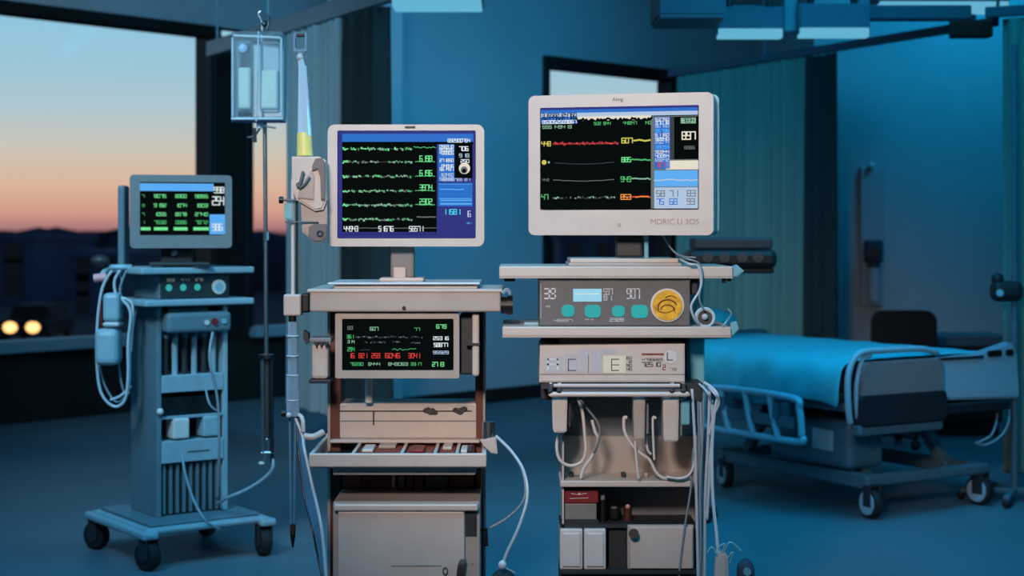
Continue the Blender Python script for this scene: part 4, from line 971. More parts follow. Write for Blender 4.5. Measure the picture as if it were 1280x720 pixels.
# recorder below
yr = 5.05
rd = thing('recorder_module', 'beige recorder box with pale labels under the lower shelf', 'module', (X_(765, yr), yr+.1, Z_(478, yr)))
b = MB(); out = P2([(675, 432), (856, 430), (856, 478), (674, 478)], yr)
b.prism(out, yr, yr+.25, 'beige', .004)
b.box(X_(700, yr), X_(830, yr), yr+.05, yr+.2, Z_(435, yr), Z_(420, yr), 'charcoal'); b.build('housing', rd)
b = MB(); yy = yr-.001
for a, c, p0, p1, m_ in ((681, 703, 446, 466, 'label_blue'), (706, 722, 442, 466, 'label_blue'), (724, 736, 436.5, 466, 'label_blue'), (738, 752, 436.5, 466, 'label_blue'), (754, 782, 445, 466, 'label_cream'), (753, 772, 436, 442, 'label_blue')):
    b.rect(X_(a, yr), X_(c, yr), Z_(p1, yr), Z_(p0, yr), yy, m_)
b.rect(X_(675, yr), X_(856, yr), Z_(468.4, yr), Z_(467.4, yr), yy, 'grey_mid')
for a, ch in ((709, 'C'), (763, 'E')): glyphs(b, X_(a, yr), X_(a+12, yr), Z_(463, yr), Z_(449, yr), yy-.0005, 'ink', text=ch, w=.0028)
glyphs(b, X_(683, yr), X_(699, yr), Z_(462, yr), Z_(449, yr), yy-.0005, 'pale_ink', text='A')
for k in range(4): glyphs(b, X_(783, yr), X_(790, yr), Z_(449+k*4.6, yr), Z_(446+k*4.6, yr), yy-.0005, 'ink', n=2)
b.rect(X_(802, yr), X_(830, yr), Z_(444, yr), Z_(441.5, yr), yy, 'red_lining')
glyphs(b, X_(802, yr), X_(828, yr), Z_(451, yr), Z_(448, yr), yy, 'ink', n=7); glyphs(b, X_(802, yr), X_(826, yr), Z_(458, yr), Z_(453, yr), yy, 'ink', n=5); glyphs(b, X_(828, yr), X_(832, yr), Z_(462, yr), Z_(456, yr), yy, 'red_lining', n=1)
b.disc(X_(838, yr), Z_(446, yr), .021, yy-.0003, 'white_plastic'); glyphs(b, X_(833, yr), X_(842, yr), Z_(450, yr), Z_(441, yr), yy-.0005, 'grey_mid', text='L')
glyphs(b, X_(836, yr), X_(846, yr), Z_(463, yr), Z_(460, yr), yy, 'grey_mid', n=2)
b.build('label_strip', rd)
b = MB(); b.rect(X_(735, yr), X_(736, yr), Z_(466, yr), Z_(443, yr), yr-.002, 'grey_mid'); b.build('panel_gap', rd)
# metal rack
b = MB()
b.cyl(W(692, 482, 5.02), W(850, 482, 5.02), .006, 'beige', 10); b.cyl(W(688, 493, 5.0), W(860, 493, 5.0), .008, 'beige', 12); b.box(X_(700, 5.05), X_(850, 5.05), 5.03, 5.28, Z_(490, 5.05), Z_(485, 5.05), 'grey_panel')
b.cyl(W(688, 493, 5.0), (X_(692, 5.0), 5.3, Z_(493, 5.0)), .006, 'beige'); b.cyl(W(860, 493, 5.0), (X_(860, 5.0), 5.3, Z_(493, 5.0)), .006, 'beige')
for a in (686, 697, 838, 852): b.box(X_(a, 5.03), X_(a+5, 5.03), 5.02, 5.06, Z_(494, 5.03), Z_(478, 5.03), 'metal', .003); b.ball(W(a+2, 489, 5.0), .009, 'charcoal')
b.box(X_(676, 5.1), X_(692, 5.1), 5.05, 5.3, Z_(486, 5.05), Z_(479, 5.05), 'charcoal'); b.box(X_(852, 5.1), X_(876, 5.1), 5.05, 5.3, Z_(500, 5.05), Z_(479, 5.05), 'charcoal')
b.build('module_rack', rc)
# back panel
b = MB(); b.box(X_(701, 5.28), X_(871, 5.28), 5.27, 5.3, .14, Z_(497, 5.28), 'grey_mid'); 
b.box(X_(701, 5.25), X_(703, 5.25), 5.1, 5.3, .14, Z_(497, 5.28), 'beige'); b.box(X_(869, 5.25), X_(872, 5.25), 5.1, 5.3, .14, Z_(540, 5.28), 'beige'); bp = b.build('back_panel', rc)
b = MB(); b.box(X_(703, 5.262), X_(869, 5.262), 5.262, 5.27, Z_(604, 5.262), Z_(545, 5.262), 'beige_dark'); b.build('lower_plate', bp)
b = MB(); b.box(X_(700, 5.1), X_(866, 5.1), 5.08, 5.28, Z_(609, 5.08), Z_(601, 5.08), 'beige', .004); lg = b.build('ledge', rc)
for a in (712, 778, 806):
    b = MB(); b.box(X_(a, 5.1), X_(a+6, 5.1), 5.15, 5.18, Z_(601, 5.08), Z_(594, 5.1), 'charcoal' if a < 800 else 'beige_dark', .003); b.build('socket', lg)
# hanging modules
for i, (a, c, p1, m_, lab) in enumerate(((690, 709, 540, 'beige', 'beige sensor module hanging under the rack at its outer end'), (791, 806, 549, 'beige_dark', 'narrow grey sensor module hanging in the middle of the rack'), (828, 848, 551, 'beige', 'largest beige sensor module hanging near the cable bundle'))):
    h_ = thing('sensor_module', lab, 'module', W((a+c)/2, p1, 5.06), group='modules under the rack')
    b = MB(); b.prism(P2([(a, 497), (c, 497), (c-1, p1-2), (c-4, p1), (a+3, p1), (a+1, p1-4)], 5.04), 5.02, 5.09, m_, .004); b.build('housing', h_)
    b = MB(); b.box(X_(c-.5, 5.05), X_(c+5, 5.05), 5.05, 5.13, Z_(p1-6, 5.05), Z_(500, 5.05), 'grey_mid' if i else 'charcoal', .003); b.build('side_cover', h_)
    b = MB(); b.cyl(W((a+c)/2, 499, 5.06), W((a+c)/2, 492, 5.04), .006, 'metal'); b.build('hook', h_)
b = MB(); b.box(X_(851, 5.05), X_(862, 5.05), 5.04, 5.1, Z_(531, 5.05), Z_(500, 5.05), 'teal_plastic', .006); b.cyl(W(856, 502, 5.06), W(856, 493, 5.04), .006, 'metal')
b.single('sensor_module', 'small teal sensor module hanging beside the largest beige one', 'module', group='modules under the rack')
# cords
cords = [[(722, 497), (728, 515), (731, 545), (732, 565), (726, 578), (712, 582), (700, 575), (696, 560), (698, 545), (702, 541)],
         [(740, 525), (744, 540), (748, 550), (740, 570), (730, 585), (726, 598)],
         [(725, 500), (735, 512), (748, 530), (749, 548), (742, 566)],
         [(784, 522), (780, 523), (781, 540), (790, 556), (800, 566), (812, 575), (820, 590), (832, 598), (862, 597)],
         [(820, 523), (816, 524), (817, 560), (818, 575)], [(804, 500), (806, 530), (809, 560), (814, 568)],
         [(794, 551), (795, 570), (797, 590), (798, 598)],
         [(870, 545), (869, 570), (864, 590), (852, 598), (833, 596)]]
for i, pts in enumerate(cords):
    b = MB(); b.tube([W(a, c, 5.1-.006*i) for a, c in pts], .0055 if i in (0, 1, 3) else .004, 'white_plastic' if i != 2 else 'grey_mid'); b.build('cord', rc)
# long cables at the right side
random.seed(21)
lc = [(866, 486, 874, 720), (871, 482, 879, 720), (876, 480, 876, 720), (881, 482, 872, 720), (886, 486, 880, 720), (868, 560, 846, 720), (891, 500, 884, 620)]
for i, (a, p0, c, p1) in enumerate(lc):
    pts = [W(a+(c-a)*k/4+random.uniform(-1.5, 1.5), p0+(p1+30-p0)*k/4, 5.05+.01*(i % 3)) for k in range(5)]
    b = MB(); b.tube(pts, .0048 if i % 2 == 0 else .0036, 'tube_grey' if i % 2 else 'tube'); b.build('long_cable', rc)
b = MB(); b.tube([W(880, 478, 5.05), W(890, 485, 5.03), W(897, 495, 5.02), W(893, 515, 5.02), W(890, 560, 5.02), W(891, 620, 5.0), W(896, 670, 4.98), W(898, 700, 4.97)], .0055, 'tube'); b.build('long_cable', rc)
b = MB(); b.tube([W(884, 482, 5.05), W(893, 492, 5.0), W(899, 502, 5.02), W(892, 520, 5.02), W(886, 545, 5.03)], .004, 'tube'); b.tube([W(874, 480, 5.05), W(884, 490, 5.0), W(888, 500, 5.02)], .004, 'tube'); b.build('cable_tangle', rc)
# coil between shelves
co = thing('tube_coil', 'thin clear tube with round valve hanging between the two shelves', 'tube', W(880, 408, 5.08))
b = MB(); b.torus(W(881, 397, 5.06), .029, .0045, 'clear_edge'); b.torus(W(881, 397, 5.06), .024, .002, 'tube'); b.cyl(W(881, 397, 5.07), W(881, 397, 5.06), .024, 'charcoal', 20); b.ball(W(881, 396, 5.05), .01, 'tube'); b.build('valve', co)
b = MB(); b.tube([W(850, 324, 5.08), W(862, 330, 5.02), W(872, 332, 5.02), W(876, 345, 5.02), W(875, 362, 5.02), W(864, 382, 5.02), W(868, 398, 5.03), W(874, 405, 5.05)], .004, 'tube'); b.tube([W(853, 322, 5.08), W(860, 324, 5.02), W(874, 330, 5.02), W(878, 350, 5.02), W(874, 372, 5.02), W(880, 388, 5.03)], .003, 'tube_grey'); b.build('tube_line', co)
b = MB(); b.box(X_(864, 5.1), X_(872, 5.1), 5.08, 5.16, Z_(368, 5.1), Z_(350, 5.1), 'charcoal', .004); b.build('side_clip', rc)
# things on the lower shelves
z1_ = Z_(660, 5.1)
b = MB(); b.box(X_(700, 5.1), X_(870, 5.1), 5.1, 5.27, Z_(660, 5.1), Z_(655, 5.1), 'charcoal'); b.build('lower_shelf', rc)
zz = Z_(655, 5.1)
b = MB(); b.box(X_(704, 5.12), X_(746, 5.12), 5.12, 5.25, zz, Z_(629, 5.12), 'grey_mid', .004); b.box(X_(702, 5.12), X_(748, 5.12), 5.11, 5.12, zz, zz+.012, 'charcoal'); b.single('supply_box', 'grey supply box beneath the dark red box', 'box')
b = MB(); zr = Z_(629, 5.12); b.box(X_(703, 5.12), X_(748, 5.12), 5.115, 5.25, zr, Z_(611, 5.12), 'red_box', .004)
b.ribbon([(X_(712, 5.12), zr+.016), (X_(735, 5.12), zr+.018)], .002, 5.1138, 'white_plastic'); b.ribbon([(X_(714, 5.12), zr+.032), (X_(723, 5.12), zr+.028), (X_(733, 5.12), zr+.033)], .002, 5.1138, 'white_plastic'); b.disc(X_(724, 5.12), zr+.031, .004, 5.1136, 'white_plastic', 12)
b.single('supply_box', 'dark red box with a white emblem on the grey box', 'box')
b = MB(); b.box(X_(762, 5.15), X_(775, 5.15), 5.15, 5.22, zz, zz+.05, 'black', .01); b.single('supply_pack', 'small black pack on the shelf between black vial and brown bottle', 'pack')
b = MB(); b.cyl((X_(785, 5.15), 5.17, zz), (X_(785, 5.15), 5.17, zz+.045), .014, 'wood_dark', 16); b.ball((X_(785, 5.15), 5.16, zz+.045), .008, 'pink_plastic'); b.single('small_bottle', 'small brown bottle with pink cap on the dark shelf', 'bottle')
b = MB(); b.cyl((X_(754, 5.13), 5.15, zz), (X_(754, 5.13), 5.15, zz+.07), .012, 'black', 16); b.cyl((X_(754, 5.13), 5.15, zz+.07), (X_(754, 5.13), 5.15, zz+.085), .007, 'grey_mid', 12); b.single('dark_vial', 'tall black vial standing against the dark red box', 'vial')
for a, c, lab in ((700, 729, 'white storage bin at the outer corner of the cart'), (730, 758, 'white storage bin next to the black gap')):
    o = thing('storage_bin', lab, 'bin', (X_((a+c)/2, 5.08), 5.15, Z_(712, 5.08)), group='white bins on the cart')
    b = MB(); b.box(X_(a, 5.08), X_(c-.6, 5.08), 5.08, 5.25, Z_(712, 5.08), Z_(661.5, 5.08), 'white_plastic', .004); b.build('body', o)
    b = MB(); b.box(X_(a+3, 5.08), X_(c-3.6, 5.08), 5.074, 5.082, Z_(708, 5.08), Z_(666, 5.08), 'white_plastic', .003); b.build('front_panel', o)
b = MB(); b.box(X_(700, 5.1), X_(870, 5.1), 5.06, 5.28, Z_(716, 5.08), Z_(712.2, 5.08), 'charcoal'); b.box(X_(700, 5.1), X_(870, 5.1), 5.1, 5.28, .14, Z_(716, 5.08), 'wood_dark'); b.build('bottom_shelf', rc)
b = MB(); b.box(X_(761, 5.12), X_(783, 5.12), 5.12, 5.26, Z_(712, 5.12), Z_(662, 5.12), 'charcoal', .003); b.box(X_(784, 5.1), X_(867, 5.1), 5.09, 5.26, Z_(711, 5.1), Z_(655.5, 5.1), 'beige_dark', .004); cbx = b.build('cabinet', rc)
b = MB(); b.box(X_(787, 5.1), X_(865, 5.1), 5.075, 5.09, Z_(709, 5.1), Z_(657, 5.1), 'beige', .003); dr = b.build('door', cbx)
b = MB(); b.cyl(W(792, 667, 5.074), W(792, 667, 5.05), .013, 'black', 20, r2=.016); b.build('knob', dr)
b = MB(); b.box(X_(690, 5.2), X_(880, 5.2), 4.98, 5.5, .1, .14, 'charcoal', .01); b.build('base', rc)
for a in (700, 870):
    for yy in (5.03, 5.44): caster(rc, Matrix.Identity(4), X_(a, 5.2), yy, .042, random.uniform(-1, 1), top=.102)
# plug cluster lower right
pg = thing('plug_cluster', 'pale pink plug with loose teal wires at the cable end', 'plug', W(905, 715, 4.95))
b = MB(); b.prism(P2([(893, 722), (910, 722), (909, 694), (905, 688), (898, 690), (894, 700)], 4.95), 4.93, 4.97, 'beige', .008); b.build('plug', pg)
for pts in ([(902, 690), (899, 684), (906, 680), (902, 692)], [(905, 690), (912, 678), (922, 684), (926, 689)], [(897, 695), (890, 684), (884, 692)], [(908, 700), (916, 690), (912, 706)]):
    b = MB(); b.tube([W(a, c, 4.94) for a, c in pts], .0028, 'teal_plastic'); b.build('wire', pg)
bc = W(932, 716, 4.98); b = MB(); b.ball(bc, .036, 'mattress', (.8, .9, 1.25)); b.cyl((bc.x, bc.y-.03, bc.z+.01), (bc.x, bc.y-.037, bc.z+.01), .012, 'teal_plastic', 20); b.cyl((bc.x, bc.y, 0), (bc.x, bc.y, bc.z), .012, 'charcoal'); b.cyl((bc.x, bc.y, 0), (bc.x, bc.y, .02), .1, 'charcoal', 24)
b.single('weighted_stand', 'dark oval topped stand beside the pale pink plug', 'stand', (bc.x, bc.y, 0))

# ------------------------------------------------------------------ hospital bed
rb = math.radians(31.3); B = Vector((1.88, 8.38, 0))
bed = thing('hospital_bed', 'wheeled hospital bed with blue sheet and lowered side rail', 'bed', B, rb)
T = frame_of(bed)
x0, x1 = -.22, 1.03
b = MB(T); b.box(-.05, .86, -.03, .03, .17, .23, 'bed_frame', .015); b.box(-.05, .86, 1.17, 1.23, .17, .23, 'bed_frame', .015)
b.box(-.03, .03, 0, 1.2, .15, .23, 'bed_frame', .015); b.box(.78, .84, 0, 1.2, .15, .23, 'bed_frame', .015); b.build('base_frame', bed)
b = MB(T)
for xx in (.1, .7):
    b.box(xx-.03, xx+.03, 0, .06, 0, .6, 'bed_frame', .01, X=Matrix.Translation((0, .1, .2)) @ Matrix.Rotation(math.radians(-40), 4, 'X'))
    b.box(xx-.03, xx+.03, 0, .06, 0, .6, 'bed_frame', .01, X=Matrix.Translation((0, 1.1, .2)) @ Matrix.Rotation(math.radians(35), 4, 'X'))
b.box(.05, .75, .35, .95, .38, .5, 'bed_dark', .02); b.build('lift_mechanism', bed)
b = MB(T); b.box(-.06, .2, .1, .75, .24, .5, 'bed_frame', .04, 3); hb = b.build('control_housing', bed)
b = MB(T); b.box(-.067, -.055, .22, .38, .33, .44, 'label_blue', .004); b.build('label_plate', hb)
for (xx, yy, yw) in ((0, 0, -.15), (.81, 0, .1), (0, 1.2, -.3), (.81, 1.2, .3)): caster(bed, T, xx, yy, .082, yw, w=.05, wm='bed_dark', top=.19, hub='bed_panel', hubr=.76)
b = MB(T); b.box(x0+.06, x1-.06, .02, 2.0, .56, .62, 'bed_frame', .02); b.box(x0+.02, x1-.02, .02, 2.0, .62, .66, 'bed_dark', .01); b.build('deck', bed)
# mattress
b = MB(T); b.box(x0+.05, x1-.05, .06, 1.98, .66, .80, 'mattress', .05, 3); b.build('mattress', bed)
# sheet drape
t_ = bmesh.new(); rows = []
ny = 40; random.seed(5)
for j in range(ny+1):
    v = .0+j/ny*1.95; row = []
    prof = [(x0-.015, .58+.035*math.sin(v*7)), (x0-.022, .66), (x0-.012, .76), (x0+.03, .825), (x0+.12, .84), (x0+.4, .845), (x0+.7, .845), (x1-.12, .84), (x1-.03, .825), (x1+.012, .76), (x1+.02, .66), (x1+.015, .6)]
    for k, (xx, z_) in enumerate(prof):
        wv = .012*math.sin(v*19+k)*(.3 if 3 < k < 8 else 1)
        rise = 0
        row.append(t_.verts.new((xx+(wv if k < 3 or k > 8 else 0), v, z_+(rise if 2 < k < 9 else 0)+(wv*.5 if 2 < k < 9 else 0))))
    rows.append(row)
for a_, c_ in zip(rows, rows[1:]):
    for k in range(len(a_)-1): t_.faces.new((a_[k], a_[k+1], c_[k+1], c_[k]))
bmesh.ops.recalc_face_normals(t_, faces=t_.faces)
b = MB(T); b._add(t_, 'sheet', smooth=True); so = b.build('blue_sheet', None)
org = T @ Vector((.4, 1, .58)); so.data.transform(Matrix.Translation(-org)); so.location = org
so['label'] = 'bright blue sheet draped over the hospital bed mattress'; so['category'] = 'sheet'
md = so.modifiers.new('t', 'SOLIDIFY'); md.thickness = .012; md = so.modifiers.new('s', 'SUBSURF'); md.levels = 1; md.render_levels = 1
pc = T @ Vector((.3, 1.72, 1.0))
b = MB(T); b.ball((.16, 1.66, .945), .1, 'pillow', (2.6, 2.0, .9), 24); b.single('pillow', 'teal pillow at the head end of the blue bed', 'pillow')
# footboard: block with curved frame, then pale panel
b = MB(T); yy = -.06
def ring_l(out_, in_, y0, y1, m_): ring_prism(b, out_, in_, y0, y1, m_)
xa, xb, xc = -.24, .42, 1.09
b.prism(rrect(xa+.08, xb, .62, .83, .04, 4), yy-.05, yy, 'bed_grey', .008)
b.build('foot_panel', bed)
b = MB(T); b.prism(rrect(xa+.06, xb+.01, .50, .66, .03, 4), yy-.07, yy+.01, 'bed_dark', .008); b.build('foot_bumper', bed)
b = MB(T); b.box(xa+.06, xb, yy-.05, yy+.03, .45, .51, 'bed_frame', .015); b.build('foot_step', bed)
b = MB(T); b.tube([T.inverted() @ v if False else v for v in [Vector((xa+.02, yy-.02, .52)), Vector((xa-.005, yy-.03, .62)), Vector((xa+.0, yy-.03, .78)), Vector((xa+.07, yy-.03, .875)), Vector((xa+.25, yy-.02, .885)), Vector((xb-.12, yy, .88)), Vector((xb+.02, yy+.02, .85))]], .017, 'bed_rail', 10)
b.tube([Vector((xa+.07, yy-.02, .54)), Vector((xa+.06, yy-.02, .7)), Vector((xa+.10, yy-.02, .84)), Vector((xa+.16, yy-.02, .86))], .012, 'bed_rail', 10); b.build('foot_rail', bed)
b = MB(T)
pan = [(xb-.06, .60), (xc-.01, .575), (xc, .60), (xc-.02, .82), (xc-.06, .885), (xc-.1, .89), (xb+.3, .835), (xb-.06, .82)]
b.prism(pan, yy+.02, yy+.06, 'bed_panel', .012); fp = b.build('side_panel', bed)
for cx_, hw in ((xc-.21, .055), (xc-.09, .03)):
    b = MB(T); b.prism(rrect(cx_-hw, cx_+hw, .815, .85, .015, 4), yy+.012, yy+.022, 'black'); b.build('hand_hole', fp)
b = MB(T); b.box(xb+.02, xc-.3, yy+.012, yy+.02, .81, .825, 'bed_dark'); b.build('groove', fp)
b = MB(T); b.box(xb-.05, xc-.1, yy, yy+.12, .52, .575, 'bed_dark', .01); b.build('end_beam', bed)
# headboard
b = MB(T); b.prism(rrect(x0, x1, .5, .86, .08, 5), 1.99, 2.04, 'bed_frame', .01); b.build('headboard', bed)
# lowered side rail along near side
Tr = T @ Matrix.Translation((x0-.06, 0, 0)) @ Matrix.Rotation(PI/2, 4, 'Z')   # local x runs toward the head, -y... out of the bed side
def side_rail(T2, ya, yb2, z0_, z1_, yoff=0):
    b = MB(T2)
    b.tube([Vector((ya, yoff, z0_+.03)), Vector((ya+.02, yoff, z1_-.06)), Vector((ya+.09, yoff, z1_)), Vector((yb2-.1, yoff, z1_)), Vector((yb2-.02, yoff, z1_-.05)), Vector((yb2, yoff, z0_+.03)), Vector((yb2-.06, yoff, z0_)), Vector((ya+.06, yoff, z0_)), Vector((ya, yoff, z0_+.03))], .02, 'bed_rail', 10)
    for k in (.25, .5, .75):
        q = ya+(yb2-ya)*k; b.tube([Vector((q+.05, yoff, z1_)), Vector((q+.02, yoff, (z0_+z1_)/2)), Vector((q-.02, yoff, z0_))], .02, 'bed_rail', 8)
    b.box(ya+.06, yb2-.06, yoff-.006, yoff+.006, (z0_+z1_)/2-.05, (z0_+z1_)/2+.01, 'bed_frame', .003)
    b.build('side_rail', bed)
side_rail(Tr, .22, 1.05, .39, .62); side_rail(Tr, 1.12, 1.9, .39, .62)
for q in (.4, .85, 1.3, 1.7): b = MB(T); b.box(x0-.08, x0+.07, q, q+.04, .5, .58, 'bed_frame', .006); b.build('rail_bracket', bed)
b = MB(); b.tube([W(1247, 512, 8.9), W(1245, 530, 8.8), W(1238, 545, 8.75), W(1222, 553, 8.75)], .006, 'tube_grey'); b.build('cable', bed)
b = MB(); b.tube([W(1262, 512, 8.9), W(1260, 530, 8.8), W(1250, 546, 8.75), W(1232, 556, 8.75), W(1218, 553, 8.75)], .006, 'tube_grey'); b.build('cable', bed)

# ------------------------------------------------------------------ chair and table behind the bed
Yc = 11.0; cx = X_(1130, Yc)
ch = thing('office_chair', 'black chair with rounded back behind the bed', 'chair', (cx, Yc, 0))
b = MB(); b.prism(rrect(X_(1089, Yc), X_(1171, Yc), Z_(447, Yc), Z_(388, Yc), .08, 6), Yc-.03, Yc+.05, 'black', .02); b.build('backrest', ch)
b = MB(); b.box(cx-.25, cx+.25, Yc-.0, Yc+.5, .42, .5, 'black', .04, 3); b.build('seat', ch)
b = MB(); b.box(cx-.04, cx+.04, Yc+.04, Yc+.08, .44, .8, 'black', .01); b.build('back_support', ch)
b = MB(); b.cyl((cx, Yc+.25, .08), (cx, Yc+.25, .42), .03, 'dark_metal'); b.build('pedestal', ch)
for k in range(5):
    a = 2*PI*k/5; b = MB(); b.box(0, .27, -.02, .02, .07, .1, 'black', .008, X=Matrix.Translation((cx, Yc+.25, 0)) @ Matrix.Rotation(a, 4, 'Z')); 
    b.ball((cx+.26*math.cos(a), Yc+.25+.26*math.sin(a), .035), .035, 'rubber'); b.build('leg', ch)
tbk = thing('side_table', 'blue-grey topped dark table beside the black chair', 'table', (X_(1215, 11.7), 12.0, 0))
b = MB(); b.box(X_(1168, 11.7), X_(1262, 11.7), 11.7, 12.2, Z_(433, 11.7), Z_(420, 11.7), 'bed_frame', .01); b.build('tabletop', tbk)
b = MB(); b.box(X_(1174, 11.7), X_(1256, 11.7), 11.75, 12.15, .1, Z_(433, 11.7), 'black', .01); b.build('cabinet_body', tbk)
b = MB(); 
b.box(X_(1178, 11.7), X_(1252, 11.7), 11.74, 11.75, .45, .7, 'bed_dark', .004); b.build('door', tbk)
b = MB(); b.box(X_(1174, 11.7)+.02, X_(1256, 11.7)-.02, 11.78, 12.12, 0, .1, 'black'); b.build('plinth', tbk)
# dark device on stand behind the widest monitor's cart
Yd = 8.2
sd = thing('suction_unit', 'black box unit with knobs on a thin stand before the teal curtain', 'unit', (X_(893, Yd), Yd+.1, 0))
b = MB(); b.pbox(862, 972, 312, 336, Yd, .3, 'black', .03); b.build('housing', sd)
b = MB(); b.pbox(868, 966, 297, 311.5, Yd+.03, .24, 'charcoal', .01); b.build('top_cover', sd)
for a in (885, 906, 928, 948):
    b = MB(); b.cyl(W(a, 322, Yd), W(a, 322, Yd-.02), .026, 'charcoal', 20); b.cyl(W(a, 322, Yd-.02), W(a, 322, Yd-.028), .008, 'charcoal', 12); b.build('knob', sd)
b = MB(); b.pbox(915, 968, 335, 342, Yd+.02, .2, 'black', .01); b.build('lower_tray', sd)
b = MB(); b.cyl((X_(868, Yd), Yd+.15, .04), (X_(868, Yd), Yd+.15, Z_(335, Yd)), .022, 'charcoal'); b.build('stand_pole', sd)
b = MB()
for k in range(5):
    a = 2*PI*k/5+.3; b.box(0, .14, -.02, .02, .03, .06, 'charcoal', .006, X=Matrix.Translation((X_(868, Yd), Yd+.15, 0)) @ Matrix.Rotation(a, 4, 'Z')); b.ball((X_(868, Yd)+.13*math.cos(a), Yd+.15+.13*math.sin(a), .02), .02, 'rubber')
b.build('stand_base', sd)
# wall-mounted gas column on the right wall
yw = YC-.06
gc = thing('gas_outlet_panel', 'tall slim outlet panel with dark gauge on the blue wall', 'outlet panel', W(1090, 380, yw))
b = MB(); b.box(X_(1076, yw), X_(1104, yw), yw, YC, Z_(382, yw), Z_(208, yw), 'wall', .01); b.build('backplate', gc)
b = MB(); b.ball(W(1089, 207, yw-.03), .028, 'white_plastic'); b.build('knob', gc)
b = MB(); b.box(X_(1079, yw), X_(1101, yw), yw-.1, yw, Z_(328, yw), Z_(300, yw), 'mattress', .02); b.cyl(W(1092, 316, yw-.1), W(1092, 316, yw-.13), .045, 'bed_dark', 20); b.build('gauge', gc)
b = MB(); b.cyl(W(1092, 376, yw-.06), W(1092, 334, yw-.06), .05, 'wall', 20); b.cyl(W(1092, 334, yw-.06), W(1092, 330, yw-.06), .055, 'mattress', 20); b.build('humidifier_jar', gc)
# pole with dark clamp before the end curtain
Yq = 8.95
cp = thing('drip_stand', 'teal stand with black clamp by the foot end of the bed', 'drip stand', (X_(1268, Yq), Yq, 0))
b = MB(); b.cyl((X_(1268, Yq), Yq, .05), (X_(1268, Yq), Yq, 2.55), .02, 'bed_frame', 16); b.build('pole', cp)
b = MB(); b.box(X_(1238, Yq), X_(1278, Yq), Yq-.05, Yq+.05, Z_(377, Yq), Z_(351, Yq), 'bed_dark', .04, 3); b.cyl(W(1250, 366, Yq-.05), W(1250, 366, Yq-.07), .02, 'teal_plastic', 16); b.ball(W(1247, 349, Yq), .035, 'bed_dark'); b.build('clamp', cp)
b = MB()
for k in range(5):
    a = 2*PI*k/5+.5; b.box(0, .3, -.018, .018, .04, .07, 'bed_frame', .006, X=Matrix.Translation((X_(1268, Yq), Yq, 0)) @ Matrix.Rotation(a, 4, 'Z')); b.ball((X_(1268, Yq)+.29*math.cos(a), Yq+.29*math.sin(a), .025), .025, 'rubber')
b.build('foot', cp)

# ------------------------------------------------------------------ lights
def area(name, loc, target, size, col, power, sy=None, spread=PI):
    l = bpy.data.lights.new(name, 'AREA'); l.shape = 'RECTANGLE'; l.size = size; l.size_y = sy or size; l.color = col; l.energy = power; l.spread = spread
    o = bpy.data.objects.new(name, l); C.objects.link(o); o.location = loc
    o.rotation_euler = (Vector(target)-Vector(loc)).to_track_quat('-Z', 'Y').to_euler(); return o
BL = (.008, .48, .95)
area('ceiling_area_light', (3.9, 12.3, 4.05), (3.9, 13.5, 3.0), 1.2, BL, 42)
area('ceiling_area_light', (.4, 9.4, 4.1), (-.1, 13.8, 2.3), 2.0, (.045, .47, .9), 74, spread=PI*.5)
area('ceiling_area_light', (1.8, 7.6, 4.1), (1.6, 8.8, 0), 1.8, (.01, .50, .95), 56, spread=PI*.6)
area('ceiling_area_light', (-2.6, 5.0, 4.1), (-2.0, 6.6, 0), 1.8, (.06, .50, .95), 62, spread=PI*.7)  # added blue fill for the left floor, no fixture hangs here
area('ceiling_area_light', (-.2, 4.6, 4.1), (-.2, 5.4, 0), 2.4, (.03, .52, .95), 46, spread=PI*.6)
area('rim_fill', (4.2, 4.4, 2.4), (.4, 5.2, 1.4), .9, (.06, .62, .95), 50)  # added teal rim fill on the carts, no wall lamp behind it
def spot(name, loc, tgt, e, col, deg, soft=.25, blend=.8):
    sp = bpy.data.lights.new(name, 'SPOT'); sp.energy = e; sp.color = col; sp.spot_size = math.radians(deg); sp.spot_blend = blend; sp.shadow_soft_size = soft
    o = bpy.data.objects.new(name, sp); C.objects.link(o); o.location = loc; o.rotation_euler = (Vector(tgt)-Vector(loc)).to_track_quat('-Z', 'Y').to_euler()
spot('far_cart_fill', (-2.4, 3.6, 3.8), (-1.45, 8.0, 1.6), 620, (.58, .85, .94), 46, .4)  # added unseen spot that brightens the far cart and drip bag
area('ceiling_area_light', (-2.8, 8.2, 4.1), (-3.0, 13.2, 3.4), 1.6, (.30, .62, .85), 40, spread=PI*.5)  # added fill for the upper left window wall, no panel hangs here
sp = bpy.data.lights.new('cart_fill', 'SPOT'); sp.energy = 690; sp.color = (1.0, .84, .76); sp.spot_size = math.radians(37); sp.spot_blend = .9; sp.shadow_soft_size = .35  # unseen warm fill added in front of the near carts, no lamp body
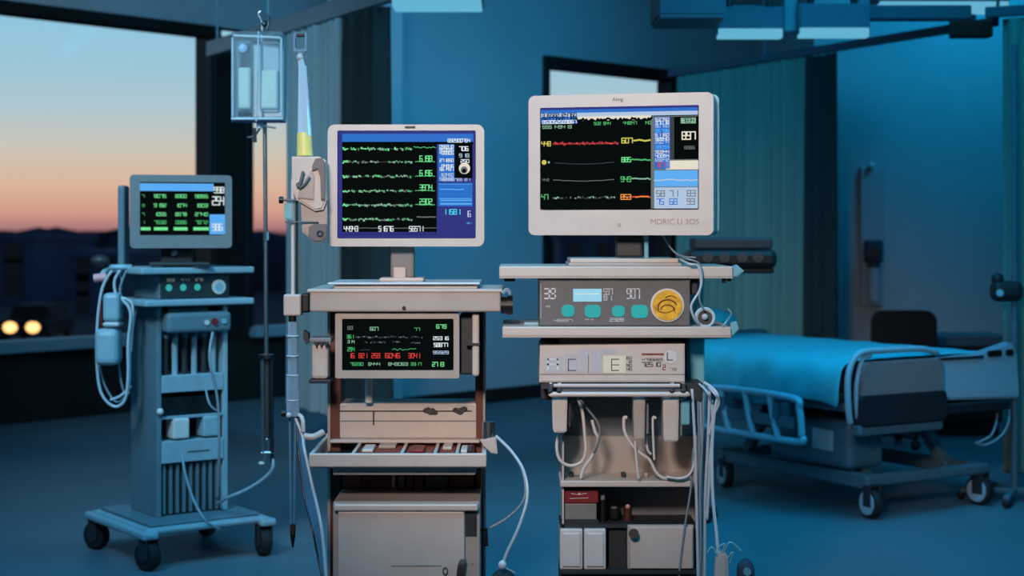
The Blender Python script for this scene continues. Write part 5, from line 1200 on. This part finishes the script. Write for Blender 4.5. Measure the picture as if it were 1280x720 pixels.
o = bpy.data.objects.new('cart_fill', sp); C.objects.link(o); o.location = (-.7, 1.2, 3.0)
o.rotation_euler = (Vector((.05, 5.2, 1.52))-o.location).to_track_quat('-Z', 'Y').to_euler()

# ------------------------------------------------------------------ dusk sky
w = bpy.data.worlds.new('World'); bpy.context.scene.world = w; w.use_nodes = True
nt = w.node_tree; N = nt.nodes; L = nt.links
tc = N.new('ShaderNodeTexCoord'); sx = N.new('ShaderNodeSeparateXYZ'); cr = N.new('ShaderNodeValToRGB'); mr = N.new('ShaderNodeMapRange')
mr.inputs['From Min'].default_value = -.02; mr.inputs['From Max'].default_value = .4
L.new(tc.outputs['Generated'], sx.inputs[0]); L.new(sx.outputs['Z'], mr.inputs['Value']); L.new(mr.outputs[0], cr.inputs['Fac'])
stops = [(-.02, (24, 32, 50)), (-.002, (60, 50, 70)), (.002, (176, 122, 124)), (.012, (218, 158, 140)), (.028, (226, 184, 158)), (.05, (210, 201, 186)), (.073, (182, 203, 210)), (.10, (160, 202, 220)), (.13, (148, 202, 228)), (.2, (110, 170, 208)), (.4, (40, 80, 130))]
el = cr.color_ramp.elements
while len(el) > 1: el.remove(el[-1])
for i, (z, c) in enumerate(stops):
    f = (z+.02)/.42
    e = el[0] if i == 0 else el.new(f)
    e.position = f; e.color = (*lin(c), 1)
L.new(cr.outputs['Color'], N['Background'].inputs['Color']); N['Background'].inputs['Strength'].default_value = 1.0

# ------------------------------------------------------------------ camera
cam = bpy.data.cameras.new('Camera'); co_ = bpy.data.objects.new('Camera', cam); C.objects.link(co_)
co_.location = (0, 0, H); co_.rotation_euler = (PI/2, 0, 0)
cam.sensor_width = 36; cam.lens = F/1280*36; cam.shift_y = -70/1280; cam.clip_end = 1000
cam.dof.use_dof = True; cam.dof.focus_distance = 5.15; cam.dof.aperture_fstop = 2.8
sc = bpy.context.scene; sc.camera = co_
sc.view_settings.view_transform = 'Standard'; sc.view_settings.look = 'None'; sc.view_settings.gamma = 1; sc.view_settings.exposure = 0; sc.view_settings.use_curve_mapping = False
